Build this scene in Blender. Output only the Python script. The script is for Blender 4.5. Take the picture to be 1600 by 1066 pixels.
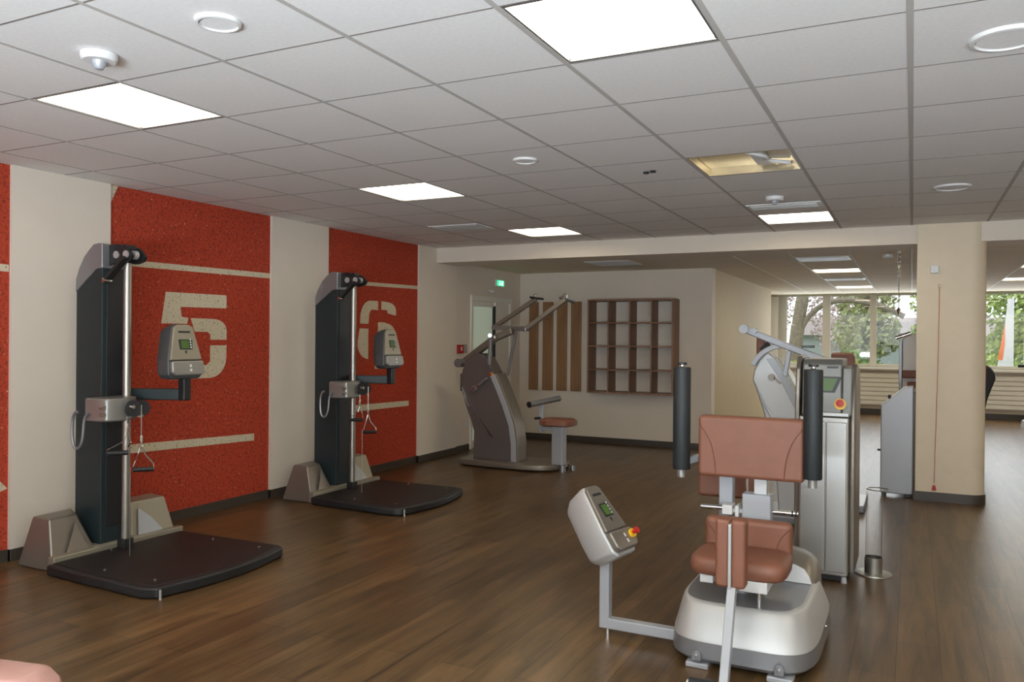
import bpy, bmesh, math, random
from mathutils import Vector, Matrix
random.seed(7)
SC = bpy.context.scene
for o in list(bpy.data.objects): bpy.data.objects.remove(o)
COL = SC.collection

# ------------------------------------------------------------------ camera
cam_d = bpy.data.cameras.new('camera'); cam = bpy.data.objects.new('camera', cam_d); COL.objects.link(cam)
YAW, PIT, ROL, FPX = -.4605, -.0027, .0088, 1262.3
_f = Vector((math.sin(YAW)*math.cos(PIT), math.cos(YAW)*math.cos(PIT), math.sin(PIT)))
_r = Vector((math.cos(YAW), -math.sin(YAW), 0)); _u = _r.cross(_f)
_r2 = _r*math.cos(ROL)+_u*math.sin(ROL); _u2 = -_r*math.sin(ROL)+_u*math.cos(ROL)
M = Matrix((( _r2.x, _u2.x, -_f.x, 0), (_r2.y, _u2.y, -_f.y, 0), (_r2.z, _u2.z, -_f.z, 1.435), (0, 0, 0, 1)))
cam.matrix_world = M
cam_d.sensor_width = 36; cam_d.lens = FPX/1600*36; cam_d.clip_start = .05; cam_d.clip_end = 200
SC.camera = cam
# ------------------------------------------------------------------ world, daylight, exposure
W = bpy.data.worlds.new('overcast_sky'); SC.world = W; W.use_nodes = True
wn = W.node_tree; bg = wn.nodes['Background']
bg.inputs['Color'].default_value = (.90, .95, 1.0, 1); bg.inputs['Strength'].default_value = 1.9
SC.view_settings.view_transform = 'Standard'; SC.view_settings.look = 'None'
SC.view_settings.exposure = 0.0; SC.view_settings.gamma = 1; SC.view_settings.use_curve_mapping = False
SC.cycles.max_bounces = 8; SC.cycles.diffuse_bounces = 5; SC.cycles.use_denoising = True
SC.cycles.sample_clamp_indirect = 4
PANEL_E = 10.6

def area(name, loc, rot, sx, sy, power, color, portal=False):
    l = bpy.data.lights.new(name, 'AREA'); l.shape = 'RECTANGLE'; l.size = sx; l.size_y = sy
    l.energy = power; l.color = color
    if portal: l.cycles.is_portal = True
    o = bpy.data.objects.new(name, l); COL.objects.link(o); o.location = loc; o.rotation_euler = rot
    return o
# daylight portals: the window band at the far end and the window in the wall behind the camera
area('window_portal', (-.3, 17.75, 1.7), (math.radians(-90), 0, 0), 8.0, 1.5, 0, (1, 1, 1), True)
area('rear_window_portal', (.2, -2.72, 1.45), (math.radians(90), 0, 0), 4.6, 1.9, 0, (1, 1, 1), True)

# added lamp behind the camera brightening the ceiling, and the camera's own flash
area('ceiling_fill_lamp', (.2, -2.05, .9), (math.radians(90+82), 0, 0), 4.4, 1.0, 980, (.76, .88, 1.0))
area('far_window_daylight', (.6, 17.3, 1.7), (math.radians(-75), 0, 0), 6.0, 1.3, 95, (.88, .94, 1.0))
area('camera_flash', (-.02, -.02, 1.53), (math.radians(92), 0, -YAW), .07, .04, 4.5, (.95, .97, 1.0))

# ------------------------------------------------------------------ materials
MATS = {}
def nmat(name):
    m = bpy.data.materials.new(name); m.use_nodes = True; MATS[name] = m
    return m, m.node_tree, m.node_tree.nodes['Principled BSDF']
def mat(name, col, rough=.5, metal=0, bump=0, bscale=200, var=0, vscale=8, emit=0, spec=.5):
    m, t, p = nmat(name)
    c = (*col, 1)
    p.inputs['Base Color'].default_value = c; p.inputs['Roughness'].default_value = rough
    p.inputs['Metallic'].default_value = metal; p.inputs['Specular IOR Level'].default_value = spec
    tc = t.nodes.new('ShaderNodeTexCoord')
    if var:
        n = t.nodes.new('ShaderNodeTexNoise'); n.inputs['Scale'].default_value = vscale; n.inputs['Detail'].default_value = 4
        t.links.new(tc.outputs['Object'], n.inputs['Vector'])
        r = t.nodes.new('ShaderNodeMapRange'); r.inputs['To Min'].default_value = 1-var; r.inputs['To Max'].default_value = 1+var
        r.inputs['From Min'].default_value = .3; r.inputs['From Max'].default_value = .7
        t.links.new(n.outputs['Fac'], r.inputs['Value'])
        mx = t.nodes.new('ShaderNodeMix'); mx.data_type = 'RGBA'; mx.blend_type = 'MULTIPLY'; mx.inputs['Factor'].default_value = 1
        mx.inputs[6].default_value = c; t.links.new(r.outputs['Result'], mx.inputs[7]); t.links.new(mx.outputs[2], p.inputs['Base Color'])
    if bump:
        n2 = t.nodes.new('ShaderNodeTexNoise'); n2.inputs['Scale'].default_value = bscale
        t.links.new(tc.outputs['Object'], n2.inputs['Vector'])
        b = t.nodes.new('ShaderNodeBump'); b.inputs['Strength'].default_value = bump; b.inputs['Distance'].default_value = .002
        t.links.new(n2.outputs['Fac'], b.inputs['Height']); t.links.new(b.outputs['Normal'], p.inputs['Normal'])
    if emit:
        p.inputs['Emission Color'].default_value = c; p.inputs['Emission Strength'].default_value = emit
    return m
def emis(name, col, s):
    m = bpy.data.materials.new(name); m.use_nodes = True; t = m.node_tree
    t.nodes.remove(t.nodes['Principled BSDF'])
    e = t.nodes.new('ShaderNodeEmission'); e.inputs['Color'].default_value = (*col, 1); e.inputs['Strength'].default_value = s
    t.links.new(e.outputs[0], t.nodes['Material Output'].inputs[0]); MATS[name] = m; return m
def glass(name, tint=(1, 1, 1), refl=.08):
    m = bpy.data.materials.new(name); m.use_nodes = True; t = m.node_tree
    t.nodes.remove(t.nodes['Principled BSDF'])
    a = t.nodes.new('ShaderNodeBsdfTransparent'); a.inputs[0].default_value = (*tint, 1)
    g = t.nodes.new('ShaderNodeBsdfGlossy'); g.inputs['Roughness'].default_value = .02
    fr = t.nodes.new('ShaderNodeFresnel'); fr.inputs['IOR'].default_value = 1.45
    ad = t.nodes.new('ShaderNodeMath'); ad.operation = 'MULTIPLY_ADD'; ad.inputs[1].default_value = .35 if name == 'window_glass' else .12; ad.inputs[2].default_value = refl-.04
    mx = t.nodes.new('ShaderNodeMixShader')
    t.links.new(fr.outputs[0], ad.inputs[0]); t.links.new(ad.outputs[0], mx.inputs[0])
    t.links.new(a.outputs[0], mx.inputs[1]); t.links.new(g.outputs[0], mx.inputs[2])
    t.links.new(mx.outputs[0], t.nodes['Material Output'].inputs[0]); MATS[name] = m; return m

white_wall = mat('white_plaster', (.74, .66, .56), .75, bump=.25, bscale=350, var=.02, vscale=3)
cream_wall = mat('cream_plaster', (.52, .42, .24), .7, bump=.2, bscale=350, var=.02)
pillar_m = mat('ivory_pillar_paint', (.74, .63, .47), .55, bump=.15, bscale=300, var=.02)
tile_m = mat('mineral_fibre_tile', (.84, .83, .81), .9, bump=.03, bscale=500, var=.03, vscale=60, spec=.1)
grid_m = mat('ceiling_grid_enamel', (.50, .48, .45), .8, spec=.1)
joint_m = mat('dark_tile_joint', (.24, .22, .20), .85, spec=.1)
rim_m = mat('speaker_rim_enamel', (.72, .71, .69), .8, spec=.1)
satin = mat('satin_grey_silver', (.30, .29, .27), .38, .6)
graphite = mat('graphite_lacquer', (.17, .165, .15), .42, .4)
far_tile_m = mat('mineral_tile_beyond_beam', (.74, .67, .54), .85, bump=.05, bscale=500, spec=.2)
base_m = mat('dark_brown_baseboard', (.055, .043, .033), .45)
silver = mat('silver_lacquer', (.52, .52, .51), .42, .5, var=.02, vscale=200)
brushed = mat('brushed_silver_panel', (.50, .49, .46), .38, .85, var=.03, vscale=150)
silver_dark = mat('grey_lacquer', (.26, .26, .27), .35, .6)
light_grey = mat('light_grey_powder_coat', (.40, .41, .43), .4, .25)
bronze = mat('bronze_grey_lacquer', (.23, .20, .165), .35, .55)
taupe = mat('taupe_side_panel', (.15, .125, .115), .38, .45)
steel = mat('brushed_steel', (.38, .36, .32), .38, .9)
chrome = mat('chrome', (.75, .75, .75), .08, 1)
navy = mat('navy_black_lacquer', (.010, .019, .021), .5, .0)
blackm = mat('matt_black_plastic', (.012, .012, .013), .45)
foam = mat('black_foam', (.010, .013, .014), .55, bump=.4, bscale=400)
rubber = mat('dark_brown_rubber_deck', (.006, .0025, .002), .55, bump=.3, bscale=300)
leather = mat('brown_leatherette', (.19, .070, .038), .5, bump=.3, bscale=500, var=.05, vscale=12)
seam_m = mat('dark_seam', (.12, .035, .02), .6)
pink_leather = mat('pale_brown_leatherette', (.33, .17, .135), .4, bump=.25, bscale=500)
beige_panel = mat('champagne_panel', (.33, .30, .23), .38, .5)
shell_grey = mat('grey_shell', (.075, .08, .082), .4, .3)
lcd = mat('green_display', (.055, .11, .018), .45, emit=.10)
redp = mat('red_plastic', (.42, .008, .008), .42)
yellowp = mat('yellow_plastic', (.85, .50, .02), .35)
whitep = mat('white_plastic', (.75, .75, .74), .4)
wframe = mat('white_window_frame', (.80, .77, .69), .45)
panel_e = emis('lit_diffuser', (1.0, .87, .64), PANEL_E)
exit_e = emis('lit_exit_green', (.03, .75, .28), 1.6)
exit_w = emis('lit_exit_white', (.75, 1, .85), 2.0)
louver_m = mat('reflector_metal', (.60, .50, .33), .25, .8)
pane_m = glass('window_glass')
tube_g = glass('clear_acrylic', (.98, .98, .98), .035)

def wood_mat(name, c1, c2, rough=.45, scale=14, stretch=(1, 1, .05)):
    m, t, p = nmat(name)
    tc = t.nodes.new('ShaderNodeTexCoord'); mp = t.nodes.new('ShaderNodeMapping'); mp.inputs['Scale'].default_value = stretch
    n = t.nodes.new('ShaderNodeTexNoise'); n.inputs['Scale'].default_value = scale; n.inputs['Detail'].default_value = 8; n.inputs['Distortion'].default_value = 1.2
    r = t.nodes.new('ShaderNodeValToRGB'); r.color_ramp.elements[0].color = (*c1, 1); r.color_ramp.elements[1].color = (*c2, 1)
    r.color_ramp.elements[0].position = .3; r.color_ramp.elements[1].position = .7
    t.links.new(tc.outputs['Object'], mp.inputs[0]); t.links.new(mp.outputs[0], n.inputs['Vector']); t.links.new(n.outputs['Fac'], r.inputs[0])
    t.links.new(r.outputs[0], p.inputs['Base Color']); p.inputs['Roughness'].default_value = rough
    return m
slat_wood = wood_mat('warm_oak_board', (.22, .105, .042), (.33, .17, .075), .5, 22)
shelf_wood = wood_mat('walnut_shelf_wood', (.20, .095, .052), (.28, .15, .085), .5, 25)

def floor_mat():
    m, t, p = nmat('dark_vinyl_planks')
    tc = t.nodes.new('ShaderNodeTexCoord')
    mp = t.nodes.new('ShaderNodeMapping'); mp.inputs['Rotation'].default_value = (0, 0, math.radians(90))
    t.links.new(tc.outputs['Object'], mp.inputs[0])
    br = t.nodes.new('ShaderNodeTexBrick'); br.offset = .37; br.offset_frequency = 2
    br.inputs['Scale'].default_value = 1; br.inputs['Brick Width'].default_value = 1.22; br.inputs['Row Height'].default_value = .18
    br.inputs['Mortar Size'].default_value = .0022; br.inputs['Mortar Smooth'].default_value = .3; br.inputs['Bias'].default_value = 0
    br.inputs['Color1'].default_value = (.076, .042, .017, 1); br.inputs['Color2'].default_value = (.116, .066, .026, 1); br.inputs['Mortar'].default_value = (.025, .017, .012, 1)
    t.links.new(mp.outputs[0], br.inputs['Vector'])
    mp2 = t.nodes.new('ShaderNodeMapping'); mp2.inputs['Scale'].default_value = (9, .8, 1)
    t.links.new(tc.outputs['Object'], mp2.inputs[0])
    n = t.nodes.new('ShaderNodeTexNoise'); n.inputs['Scale'].default_value = 1.6; n.inputs['Detail'].default_value = 9; n.inputs['Roughness'].default_value = .65; n.inputs['Distortion'].default_value = .6
    t.links.new(mp2.outputs[0], n.inputs['Vector'])
    r = t.nodes.new('ShaderNodeMapRange'); r.inputs['From Min'].default_value = .3; r.inputs['From Max'].default_value = .72; r.inputs['To Min'].default_value = .42; r.inputs['To Max'].default_value = 1.7
    t.links.new(n.outputs['Fac'], r.inputs['Value'])
    mx = t.nodes.new('ShaderNodeMix'); mx.data_type = 'RGBA'; mx.blend_type = 'MULTIPLY'; mx.inputs['Factor'].default_value = 1
    t.links.new(br.outputs['Color'], mx.inputs[6]); t.links.new(r.outputs['Result'], mx.inputs[7]); t.links.new(mx.outputs[2], p.inputs['Base Color'])
    p.inputs['Roughness'].default_value = .33; p.inputs['Specular IOR Level'].default_value = .36
    b = t.nodes.new('ShaderNodeBump'); b.inputs['Strength'].default_value = .25; b.inputs['Distance'].default_value = .002
    t.links.new(n.outputs['Fac'], b.inputs['Height']); t.links.new(b.outputs['Normal'], p.inputs['Normal'])
    return m
floor_m = floor_mat()
def speck_mat(name, base, specks, rough=.85):
    m, t, p = nmat(name)
    tc = t.nodes.new('ShaderNodeTexCoord'); last = None
    cur = t.nodes.new('ShaderNodeRGB'); cur.outputs[0].default_value = (*base, 1); last = cur.outputs[0]
    for sc, lo, hi, col in specks:
        n = t.nodes.new('ShaderNodeTexNoise'); n.inputs['Scale'].default_value = sc; n.inputs['Detail'].default_value = 2
        t.links.new(tc.outputs['Object'], n.inputs['Vector'])
        r = t.nodes.new('ShaderNodeMapRange'); r.inputs['From Min'].default_value = lo; r.inputs['From Max'].default_value = hi
        t.links.new(n.outputs['Fac'], r.inputs['Value'])
        mx = t.nodes.new('ShaderNodeMix'); mx.data_type = 'RGBA'; t.links.new(r.outputs['Result'], mx.inputs['Factor'])
        t.links.new(last, mx.inputs[6]); mx.inputs[7].default_value = (*col, 1); last = mx.outputs[2]
    t.links.new(last, p.inputs['Base Color']); p.inputs['Roughness'].default_value = rough; return m
red_m = speck_mat('red_running_track_print', (.42, .042, .011), [(50, .48, .68, (.22, .022, .010)), (80, .64, .70, (.09, .012, .008)), (62, .705, .73, (.70, .42, .28))])
line_m = speck_mat('speckled_cream_line_print', (.62, .55, .40), [(70, .60, .68, (.28, .20, .12))])

# ------------------------------------------------------------------ mesh helpers
ORG = {}
def bmn(): return bmesh.new()
def box(bm, x, y, z):
    v = [bm.verts.new((a, b, c)) for c in z for b in y for a in x]
    for f in ((0, 2, 3, 1), (4, 5, 7, 6), (0, 1, 5, 4), (2, 6, 7, 3), (0, 4, 6, 2), (1, 3, 7, 5)):
        bm.faces.new([v[i] for i in f])
    return v
def obox(bm, c, sx, sy, sz, mtx=None):
    vs = box(bm, (-sx/2, sx/2), (-sy/2, sy/2), (-sz/2, sz/2))
    for v in vs: v.co = ((mtx @ v.co) if mtx else v.co) + Vector(c)
def prism(bm, pts, vec):
    a = [bm.verts.new(p) for p in pts]; vec = Vector(vec)
    b = [bm.verts.new(Vector(p)+vec) for p in pts]; n = len(pts)
    bm.faces.new(a); bm.faces.new(b[::-1])
    for i in range(n): bm.faces.new((a[i], b[i], b[(i+1) % n], a[(i+1) % n]))
def xz(pts, y): return [(x, y, z) for x, z in pts]
def frame(d):
    d = d.normalized(); h = Vector((0, 0, 1)) if abs(d.z) < .95 else Vector((1, 0, 0))
    s = d.cross(h).normalized(); return s, s.cross(d).normalized()
def sweep(bm, pts, prof, cap=True, up=None):
    pts = [Vector(p) for p in pts]; rings = []
    for i, p in enumerate(pts):
        if i == 0: d = pts[1]-p
        elif i == len(pts)-1: d = p-pts[i-1]
        else: d = (pts[i+1]-p).normalized()+(p-pts[i-1]).normalized()
        if i == 0:
            if up is not None:
                d0 = d.normalized(); s = d0.cross(Vector(up)).normalized(); u = s.cross(d0).normalized()
            else: s, u = frame(d)
        else:
            dn = d.normalized(); s = (s-dn*s.dot(dn)).normalized(); u = s.cross(dn).normalized()
        k = 1
        if 0 < i < len(pts)-1:
            c = (pts[i]-pts[i-1]).normalized().dot(d.normalized()); k = 1/max(c, .5)
        rings.append([bm.verts.new(p+s*a*(k if len(prof) == 4 else 1)+u*b) for a, b in prof])
    n = len(prof)
    for a, b in zip(rings, rings[1:]):
        for i in range(n): bm.faces.new((a[i], a[(i+1) % n], b[(i+1) % n], b[i]))
    if cap: bm.faces.new(rings[0][::-1]); bm.faces.new(rings[-1])
def circ(r, n=16): return [(r*math.cos(2*math.pi*i/n), r*math.sin(2*math.pi*i/n)) for i in range(n)]
def tube(bm, pts, r, n=16): sweep(bm, pts, circ(r, n))
def bar(bm, pts, w, h, up=None): sweep(bm, pts, [(-w/2, -h/2), (w/2, -h/2), (w/2, h/2), (-w/2, h/2)], up=up)
def lathe(bm, prof, c, axis=(0, 0, 1), n=32):
    ax = Vector(axis).normalized(); s, u = frame(ax); c = Vector(c); rings = []
    for r, h in prof:
        if r < 1e-5: rings.append([bm.verts.new(c+ax*h)])
        else: rings.append([bm.verts.new(c+ax*h+(s*math.cos(2*math.pi*i/n)+u*math.sin(2*math.pi*i/n))*r) for i in range(n)])
    for a, b in zip(rings, rings[1:]):
        for i in range(n):
            j = (i+1) % n
            if len(a) == 1 and len(b) == 1: continue
            if len(a) == 1: bm.faces.new((a[0], b[j], b[i]))
            elif len(b) == 1: bm.faces.new((a[i], a[j], b[0]))
            else: bm.faces.new((a[i], a[j], b[j], b[i]))
    for r in (rings[0], rings[-1]):
        if len(r) > 1: bm.faces.new(r)
def loft(bm, rings, cap=True):
    R = [[bm.verts.new(p) for p in r] for r in rings]; n = len(R[0])
    for a, b in zip(R, R[1:]):
        for i in range(n): bm.faces.new((a[i], a[(i+1) % n], b[(i+1) % n], b[i]))
    if cap: bm.faces.new(R[0][::-1]); bm.faces.new(R[-1])
def sell(cx, cy, z, a, b, e=4, n=48):
    o = []
    for i in range(n):
        t = 2*math.pi*i/n; c, s = math.cos(t), math.sin(t)
        o.append((cx+a*math.copysign(abs(c)**(2/e), c), cy+b*math.copysign(abs(s)**(2/e), s), z))
    return o
def smoothpts(pts, k=2):
    for _ in range(k):
        q = [pts[0]]
        for a, b in zip(pts, pts[1:]):
            q.append(tuple(.75*x+.25*y for x, y in zip(a, b))); q.append(tuple(.25*x+.75*y for x, y in zip(a, b)))
        q.append(pts[-1]); pts = q
    return pts
def obj(name, bm, m, parent=None, bevel=0, seg=3, smooth=True, ang=35, label=None):
    bmesh.ops.recalc_face_normals(bm, faces=bm.faces)
    off = ORG.get(parent.name, Vector()) if parent else Vector()
    if not parent:
        xs = [v.co.copy() for v in bm.verts]
        off = Vector(((min(v.x for v in xs)+max(v.x for v in xs))/2, (min(v.y for v in xs)+max(v.y for v in xs))/2, min(v.z for v in xs)))
    for v in bm.verts: v.co -= off
    me = bpy.data.meshes.new(name); bm.to_mesh(me); bm.free()
    o = bpy.data.objects.new(name, me); COL.objects.link(o)
    me.materials.append(MATS[m] if isinstance(m, str) else m)
    if smooth:
        me.shade_smooth(); me.set_sharp_from_angle(angle=math.radians(ang))
    if parent: o.parent = parent
    else: o.location = off
    ORG[o.name] = off
    if bevel:
        b = o.modifiers.new('bevel', 'BEVEL'); b.width = bevel; b.segments = seg; b.limit_method = 'ANGLE'; b.angle_limit = math.radians(32); b.harden_normals = True
    if label: o['label'] = label
    return o
def thing(name, loc, label, cat, group=None):
    o = bpy.data.objects.new(name, None); COL.objects.link(o); o.location = loc; ORG[o.name] = Vector(loc)
    o.empty_display_size = .1
    o['label'] = label; o['category'] = cat
    if group: o['group'] = group
    return o
def tag(o, label, cat, group=None, kind=None):
    o['label'] = label; o['category'] = cat
    if group: o['group'] = group
    if kind: o['kind'] = kind
    return o
def struct(o): o['kind'] = 'structure'; return o
def dup(root, delta, label, group=None):
    r = root.copy(); COL.objects.link(r); r.location = root.location+Vector(delta); r['label'] = label
    if group: r['group'] = group
    ORG[r.name] = r.location.copy()
    for ch in list(root.children):
        c = ch.copy(); COL.objects.link(c); c.parent = r
        for g in list(ch.children):
            d = g.copy(); COL.objects.link(d); d.parent = c
    return r

# ------------------------------------------------------------------ the room
HC, HF = 2.5075, 2.38           # main ceiling, ceiling beyond the beam
WX, BY, NY, FY, RX, RY = -5.13, 8.25, 10.6, 17.6, 4.3, -2.6
T = .2
b = bmn(); box(b, (WX-T, RX+T), (RY-T, FY+T), (-.1, 0)); struct(obj('floor', b, floor_m, smooth=False))
# left wall, with the opening for the glazed door
b = bmn()
box(b, (WX-T, WX), (RY-T, 9.12), (0, 2.7)); box(b, (WX-T, WX), (9.12, 10.3), (2.0, 2.7)); box(b, (WX-T, WX), (10.3, NY+T), (0, 2.7))
struct(obj('wall_left', b, white_wall, smooth=False))
b = bmn(); box(b, (WX, -2.35), (NY, NY+T), (0, 2.6)); struct(obj('wall_back', b, white_wall, smooth=False))
b = bmn(); box(b, (-2.55, -2.35), (NY+T, 15.5), (0, 2.6)); box(b, (-2.95, -2.55), (15.3, 15.5), (0, 2.6)); box(b, (-2.95, -2.75), (15.5, FY), (0, 2.6))
struct(obj('wall_corridor', b, cream_wall, smooth=False))
b = bmn(); box(b, (RX, RX+T), (RY-T, FY+T), (0, 2.7)); struct(obj('wall_right', b, white_wall, smooth=False))
b = bmn()   # wall behind the camera with one wide window opening
box(b, (WX, RX), (RY-T, RY), (0, .5)); box(b, (WX, RX), (RY-T, RY), (2.4, 2.7)); box(b, (WX, -2.1), (RY-T, RY), (.5, 2.4)); box(b, (2.5, RX), (RY-T, RY), (.5, 2.4))
struct(obj('wall_rear', b, white_wall, smooth=False))
b = bmn()
for x in (-2.1, -.6, .9, 2.42): box(b, (x, x+.08), (RY-.12, RY-.04), (.5, 2.4))
box(b, (-2.02, 2.42), (RY-.12, RY-.04), (.5, .58)); box(b, (-2.02, 2.42), (RY-.12, RY-.04), (2.32, 2.4))
wr = struct(obj('window_2', b, wframe))
b = bmn(); box(b, (-2.02, 2.42), (RY-.085, RY-.08), (.58, 2.32)); obj('pane', b, pane_m, wr, smooth=False)
# far window wall
WIN = [(-2.36, -1.66), (-1.51, -.77), (-.65, .12), (.27, 1.0), (1.12, 1.85), (2.0, 2.75), (2.9, 3.65)]
b = bmn(); box(b, (-2.95, RX), (FY, FY+T), (0, .93)); box(b, (-2.95, -2.52), (FY, FY+T), (.93, 2.6)); box(b, (3.75, RX), (FY, FY+T), (.93, 2.6)); box(b, (-2.52, 3.75), (FY, FY+T), (2.42, 2.6))
struct(obj('wall_far', b, white_wall, smooth=False))
b = bmn()
xs = [-2.52]+[w for p in WIN for w in p]+[3.75]
for i in range(0, len(xs), 2): box(b, (xs[i], xs[i+1]), (FY+.02, FY+.12), (.93, 2.42))
for x0, x1 in WIN:
    box(b, (x0, x1), (FY+.03, FY+.10), (.93, 1.0)); box(b, (x0, x1), (FY+.03, FY+.10), (2.36, 2.42))
w1 = struct(obj('window_1', b, wframe, bevel=.006, seg=1))
b = bmn(); box(b, (-2.5, 3.74), (FY+.06, FY+.066), (.95, 2.40)); obj('pane', b, pane_m, w1, smooth=False)
b = bmn(); box(b, (-2.75, 3.9), (FY-.18, FY+.02), (.89, .93)); obj('window_sill', b, wframe, w1, bevel=.005)
# narrow side casement on the return wall beside the far window
b = bmn(); box(b, (-2.75, -2.68), (15.55, 17.4), (.0, 2.36)); s3 = struct(obj('door_2', b, wframe, bevel=.01))
b = bmn(); box(b, (-2.75, -2.50), (17.42, 17.5), (.93, 2.36)); obj('frame_post', b, wframe, s3, bevel=.006)
b = bmn(); box(b, (-2.68, -2.672), (16.35, 16.44), (.9, 2.05)); obj('gasket', b, blackm, s3)
b = bmn(); box(b, (-2.68, -2.66), (15.65, 16.3), (.15, 2.2)); obj('panel', b, cream_wall, s3, bevel=.004)

# ceilings: tiles between a T-bar grid; x lines at GX+.6 i, y lines at GY+.6 j
GX, GY = -3.0177, 2.3194
holes = {}
def ceil_tiles(bm, x0, x1, y0, y1, z, skip):
    i0 = math.floor((x0-GX)/.6); i1 = math.ceil((x1-GX)/.6); j0 = math.floor((y0-GY)/.6); j1 = math.ceil((y1-GY)/.6)
    for i in range(i0, i1):
        for j in range(j0, j1):
            if (i, j) in skip: continue
            a0, a1 = max(x0, GX+.6*i), min(x1, GX+.6*i+.6); c0, c1 = max(y0, GY+.6*j), min(y1, GY+.6*j+.6)
            if a1-a0 < .02 or c1-c0 < .02: continue
            v = [bm.verts.new(p) for p in ((a0, c0, z), (a1, c0, z), (a1, c1, z), (a0, c1, z))]; bm.faces.new(v)
def ceil_grid(bm, x0, x1, y0, y1, z, wide=.022, thin=.008, dz=.0005, bm2=None):
    i = math.ceil((x0-GX)/.6)
    while GX+.6*i < x1:
        x = GX+.6*i; box(bm, (x-wide/2, x+wide/2), (y0, y1), (z+dz, z+.012)); i += 1
    j = math.ceil((y0-GY)/.6)
    while GY+.6*j < y1:
        y = GY+.6*j; box(bm2 or bm, (x0, x1), (y-thin/2, y+thin/2), (z+.001, z+.010)); j += 1
LIT = [(-1, 0), (3, -1), (3, 4), (-1, 4), (-1, 8), (3, 8), (3, -5), (7, 1), (7, -3), (7, 6)]  # panels behind and right of the camera are added, unseen, for more light
UNLIT = [(3, 4)]; LIT = [l for l in LIT if l not in UNLIT]
LIT[1] = (3, 0)
b = bmn(); ceil_tiles(b, WX, RX, RY, BY, HC+.002, set(LIT+UNLIT)); box(b, (WX-T, RX+T), (RY-T, BY+.3), (HC+.16, HC+.24))
c1 = struct(obj('ceiling', b, tile_m, smooth=False))
b = bmn(); bj = bmn(); ceil_grid(b, WX, RX, RY, BY, HC, .022, .0085, .0005, bj); obj('ceiling_grid', b, grid_m, c1, smooth=False); obj('tile_joints', bj, joint_m, c1, smooth=False)
# beyond the beam
grid_far = mat('pale_ceiling_grid', (.62, .58, .50), .6)
FARLIT = [(3, 15), (3, 21), (7, 15), (7, 18), (7, 24), (3, 24)]; FARLIT = [(3, 15), (3, 21), (7, 15), (7, 19), (11, 11), (11, 15), (11, 19), (11, 23)]  # the rightmost column is added, unseen, to brighten the far area
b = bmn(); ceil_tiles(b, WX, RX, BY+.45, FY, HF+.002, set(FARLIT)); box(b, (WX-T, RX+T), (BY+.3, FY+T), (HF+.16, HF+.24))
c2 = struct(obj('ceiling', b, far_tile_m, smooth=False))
b = bmn(); ceil_grid(b, -2.35, RX, BY+.45, FY, HF, .02, .006, -.004); obj('ceiling_grid', b, grid_far, c2, smooth=False)
b = bmn(); box(b, (WX, RX), (BY, BY+.48), (2.335, HC+.16)); struct(obj('trim_1', b, white_wall, bevel=.003, seg=1))   # downstand beam
# red-and-white wall: proud white piers between the printed panels
for n, (y0, y1) in enumerate([(3.165, 3.865), (5.475, 6.25), (7.865, 8.73)]):
    b = bmn(); box(b, (WX, WX+.03), (y0, y1), (0, HC)); struct(obj('trim_%d' % (n+2), b, white_wall, smooth=False))
# baseboards
b = bmn(); box(b, (WX, WX+.012), (RY, 9.10), (0, .075)); box(b, (WX, WX+.042), (3.165, 3.865), (0, .075)); box(b, (WX, WX+.042), (5.475, 6.25), (0, .075)); box(b, (WX, WX+.042), (7.865, 8.73), (0, .075))
struct(obj('baseboard_left', b, base_m, smooth=False))
b = bmn(); box(b, (WX, -2.35), (NY-.014, NY), (0, .08)); box(b, (-2.35, -2.338), (NY, 15.5), (0, .08)); struct(obj('baseboard_back', b, base_m, smooth=False))
b = bmn(); box(b, (-2.67, RX), (FY-.015, FY), (0, .11)); struct(obj('baseboard_far', b, base_m, smooth=False))
# pillar with rounded right flank
def pill(off, z0, z1):
    r = .13; x0, x1, y0, y1 = .03-off, .585+off, 8.22-off, 8.72
    pts = [(x0, y0)]
    for k in range(9):
        a = -math.pi/2+k*math.pi/16; pts.append((x1-r+math.cos(a)*r, y0+r+math.sin(a)*r))
    pts += [(x1, y1), (x0, y1)]
    bm = bmn(); prism(bm, [(x, y, z0) for x, y in pts], (0, 0, z1-z0)); return bm
struct(obj('trim_5', pill(0, 0, HC), pillar_m, ang=20))
struct(obj('baseboard_pillar', pill(.01, 0, .085), base_m, ang=20))

# ------------------------------------------------------------------ printed running-track panels
def mural(y0, y1, label):
    t = thing('wall_mural', (WX+.004, (y0+y1)/2, .08), label, 'wall mural', 'red running track wall panels')
    b = bmn(); box(b, (WX, WX+.006), (y0, y1), (.075, HC)); obj('red_panel', b, red_m, t, smooth=False); return t
def decal(parent, name, polys):
    b = bmn()
    for p in polys: prism(b, [(WX+.006, y, z) for y, z in p], (.0015, 0, 0))
    return obj(name, b, line_m, parent, smooth=False)
def arc(cy, cz, ry, rz, a0, a1, n=7): return [(cy+ry*math.cos(math.radians(a0+(a1-a0)*i/n)), cz+rz*math.sin(math.radians(a0+(a1-a0)*i/n))) for i in range(n+1)]
m4 = mural(1.55, 3.165, 'partly visible red running track panel at the left edge, before panel 5')
decal(m4, 'lane_line', [[(1.55, 1.93), (3.16, 1.875), (3.16, 1.83), (1.55, 1.885)]])
decal(m4, 'lower_lane_line', [[(1.55, .56), (3.1, .53), (3.16, .46), (3.1, .44), (1.55, .47)]])
m5 = mural(3.865, 5.475, 'red running track wall panel with large white stencilled number 5')
decal(m5, 'lane_line', [[(3.87, 1.985), (5.475, 1.998), (5.475, 1.953), (3.87, 1.94)]])
decal(m5, 'lower_lane_line', [[(3.95, .64), (5.297, .592), (5.297, .532), (3.95, .575)]])
decal(m5, 'corner_mark', [[(3.87, 2.505), (3.94, 2.505), (3.87, 2.36)]])
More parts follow.
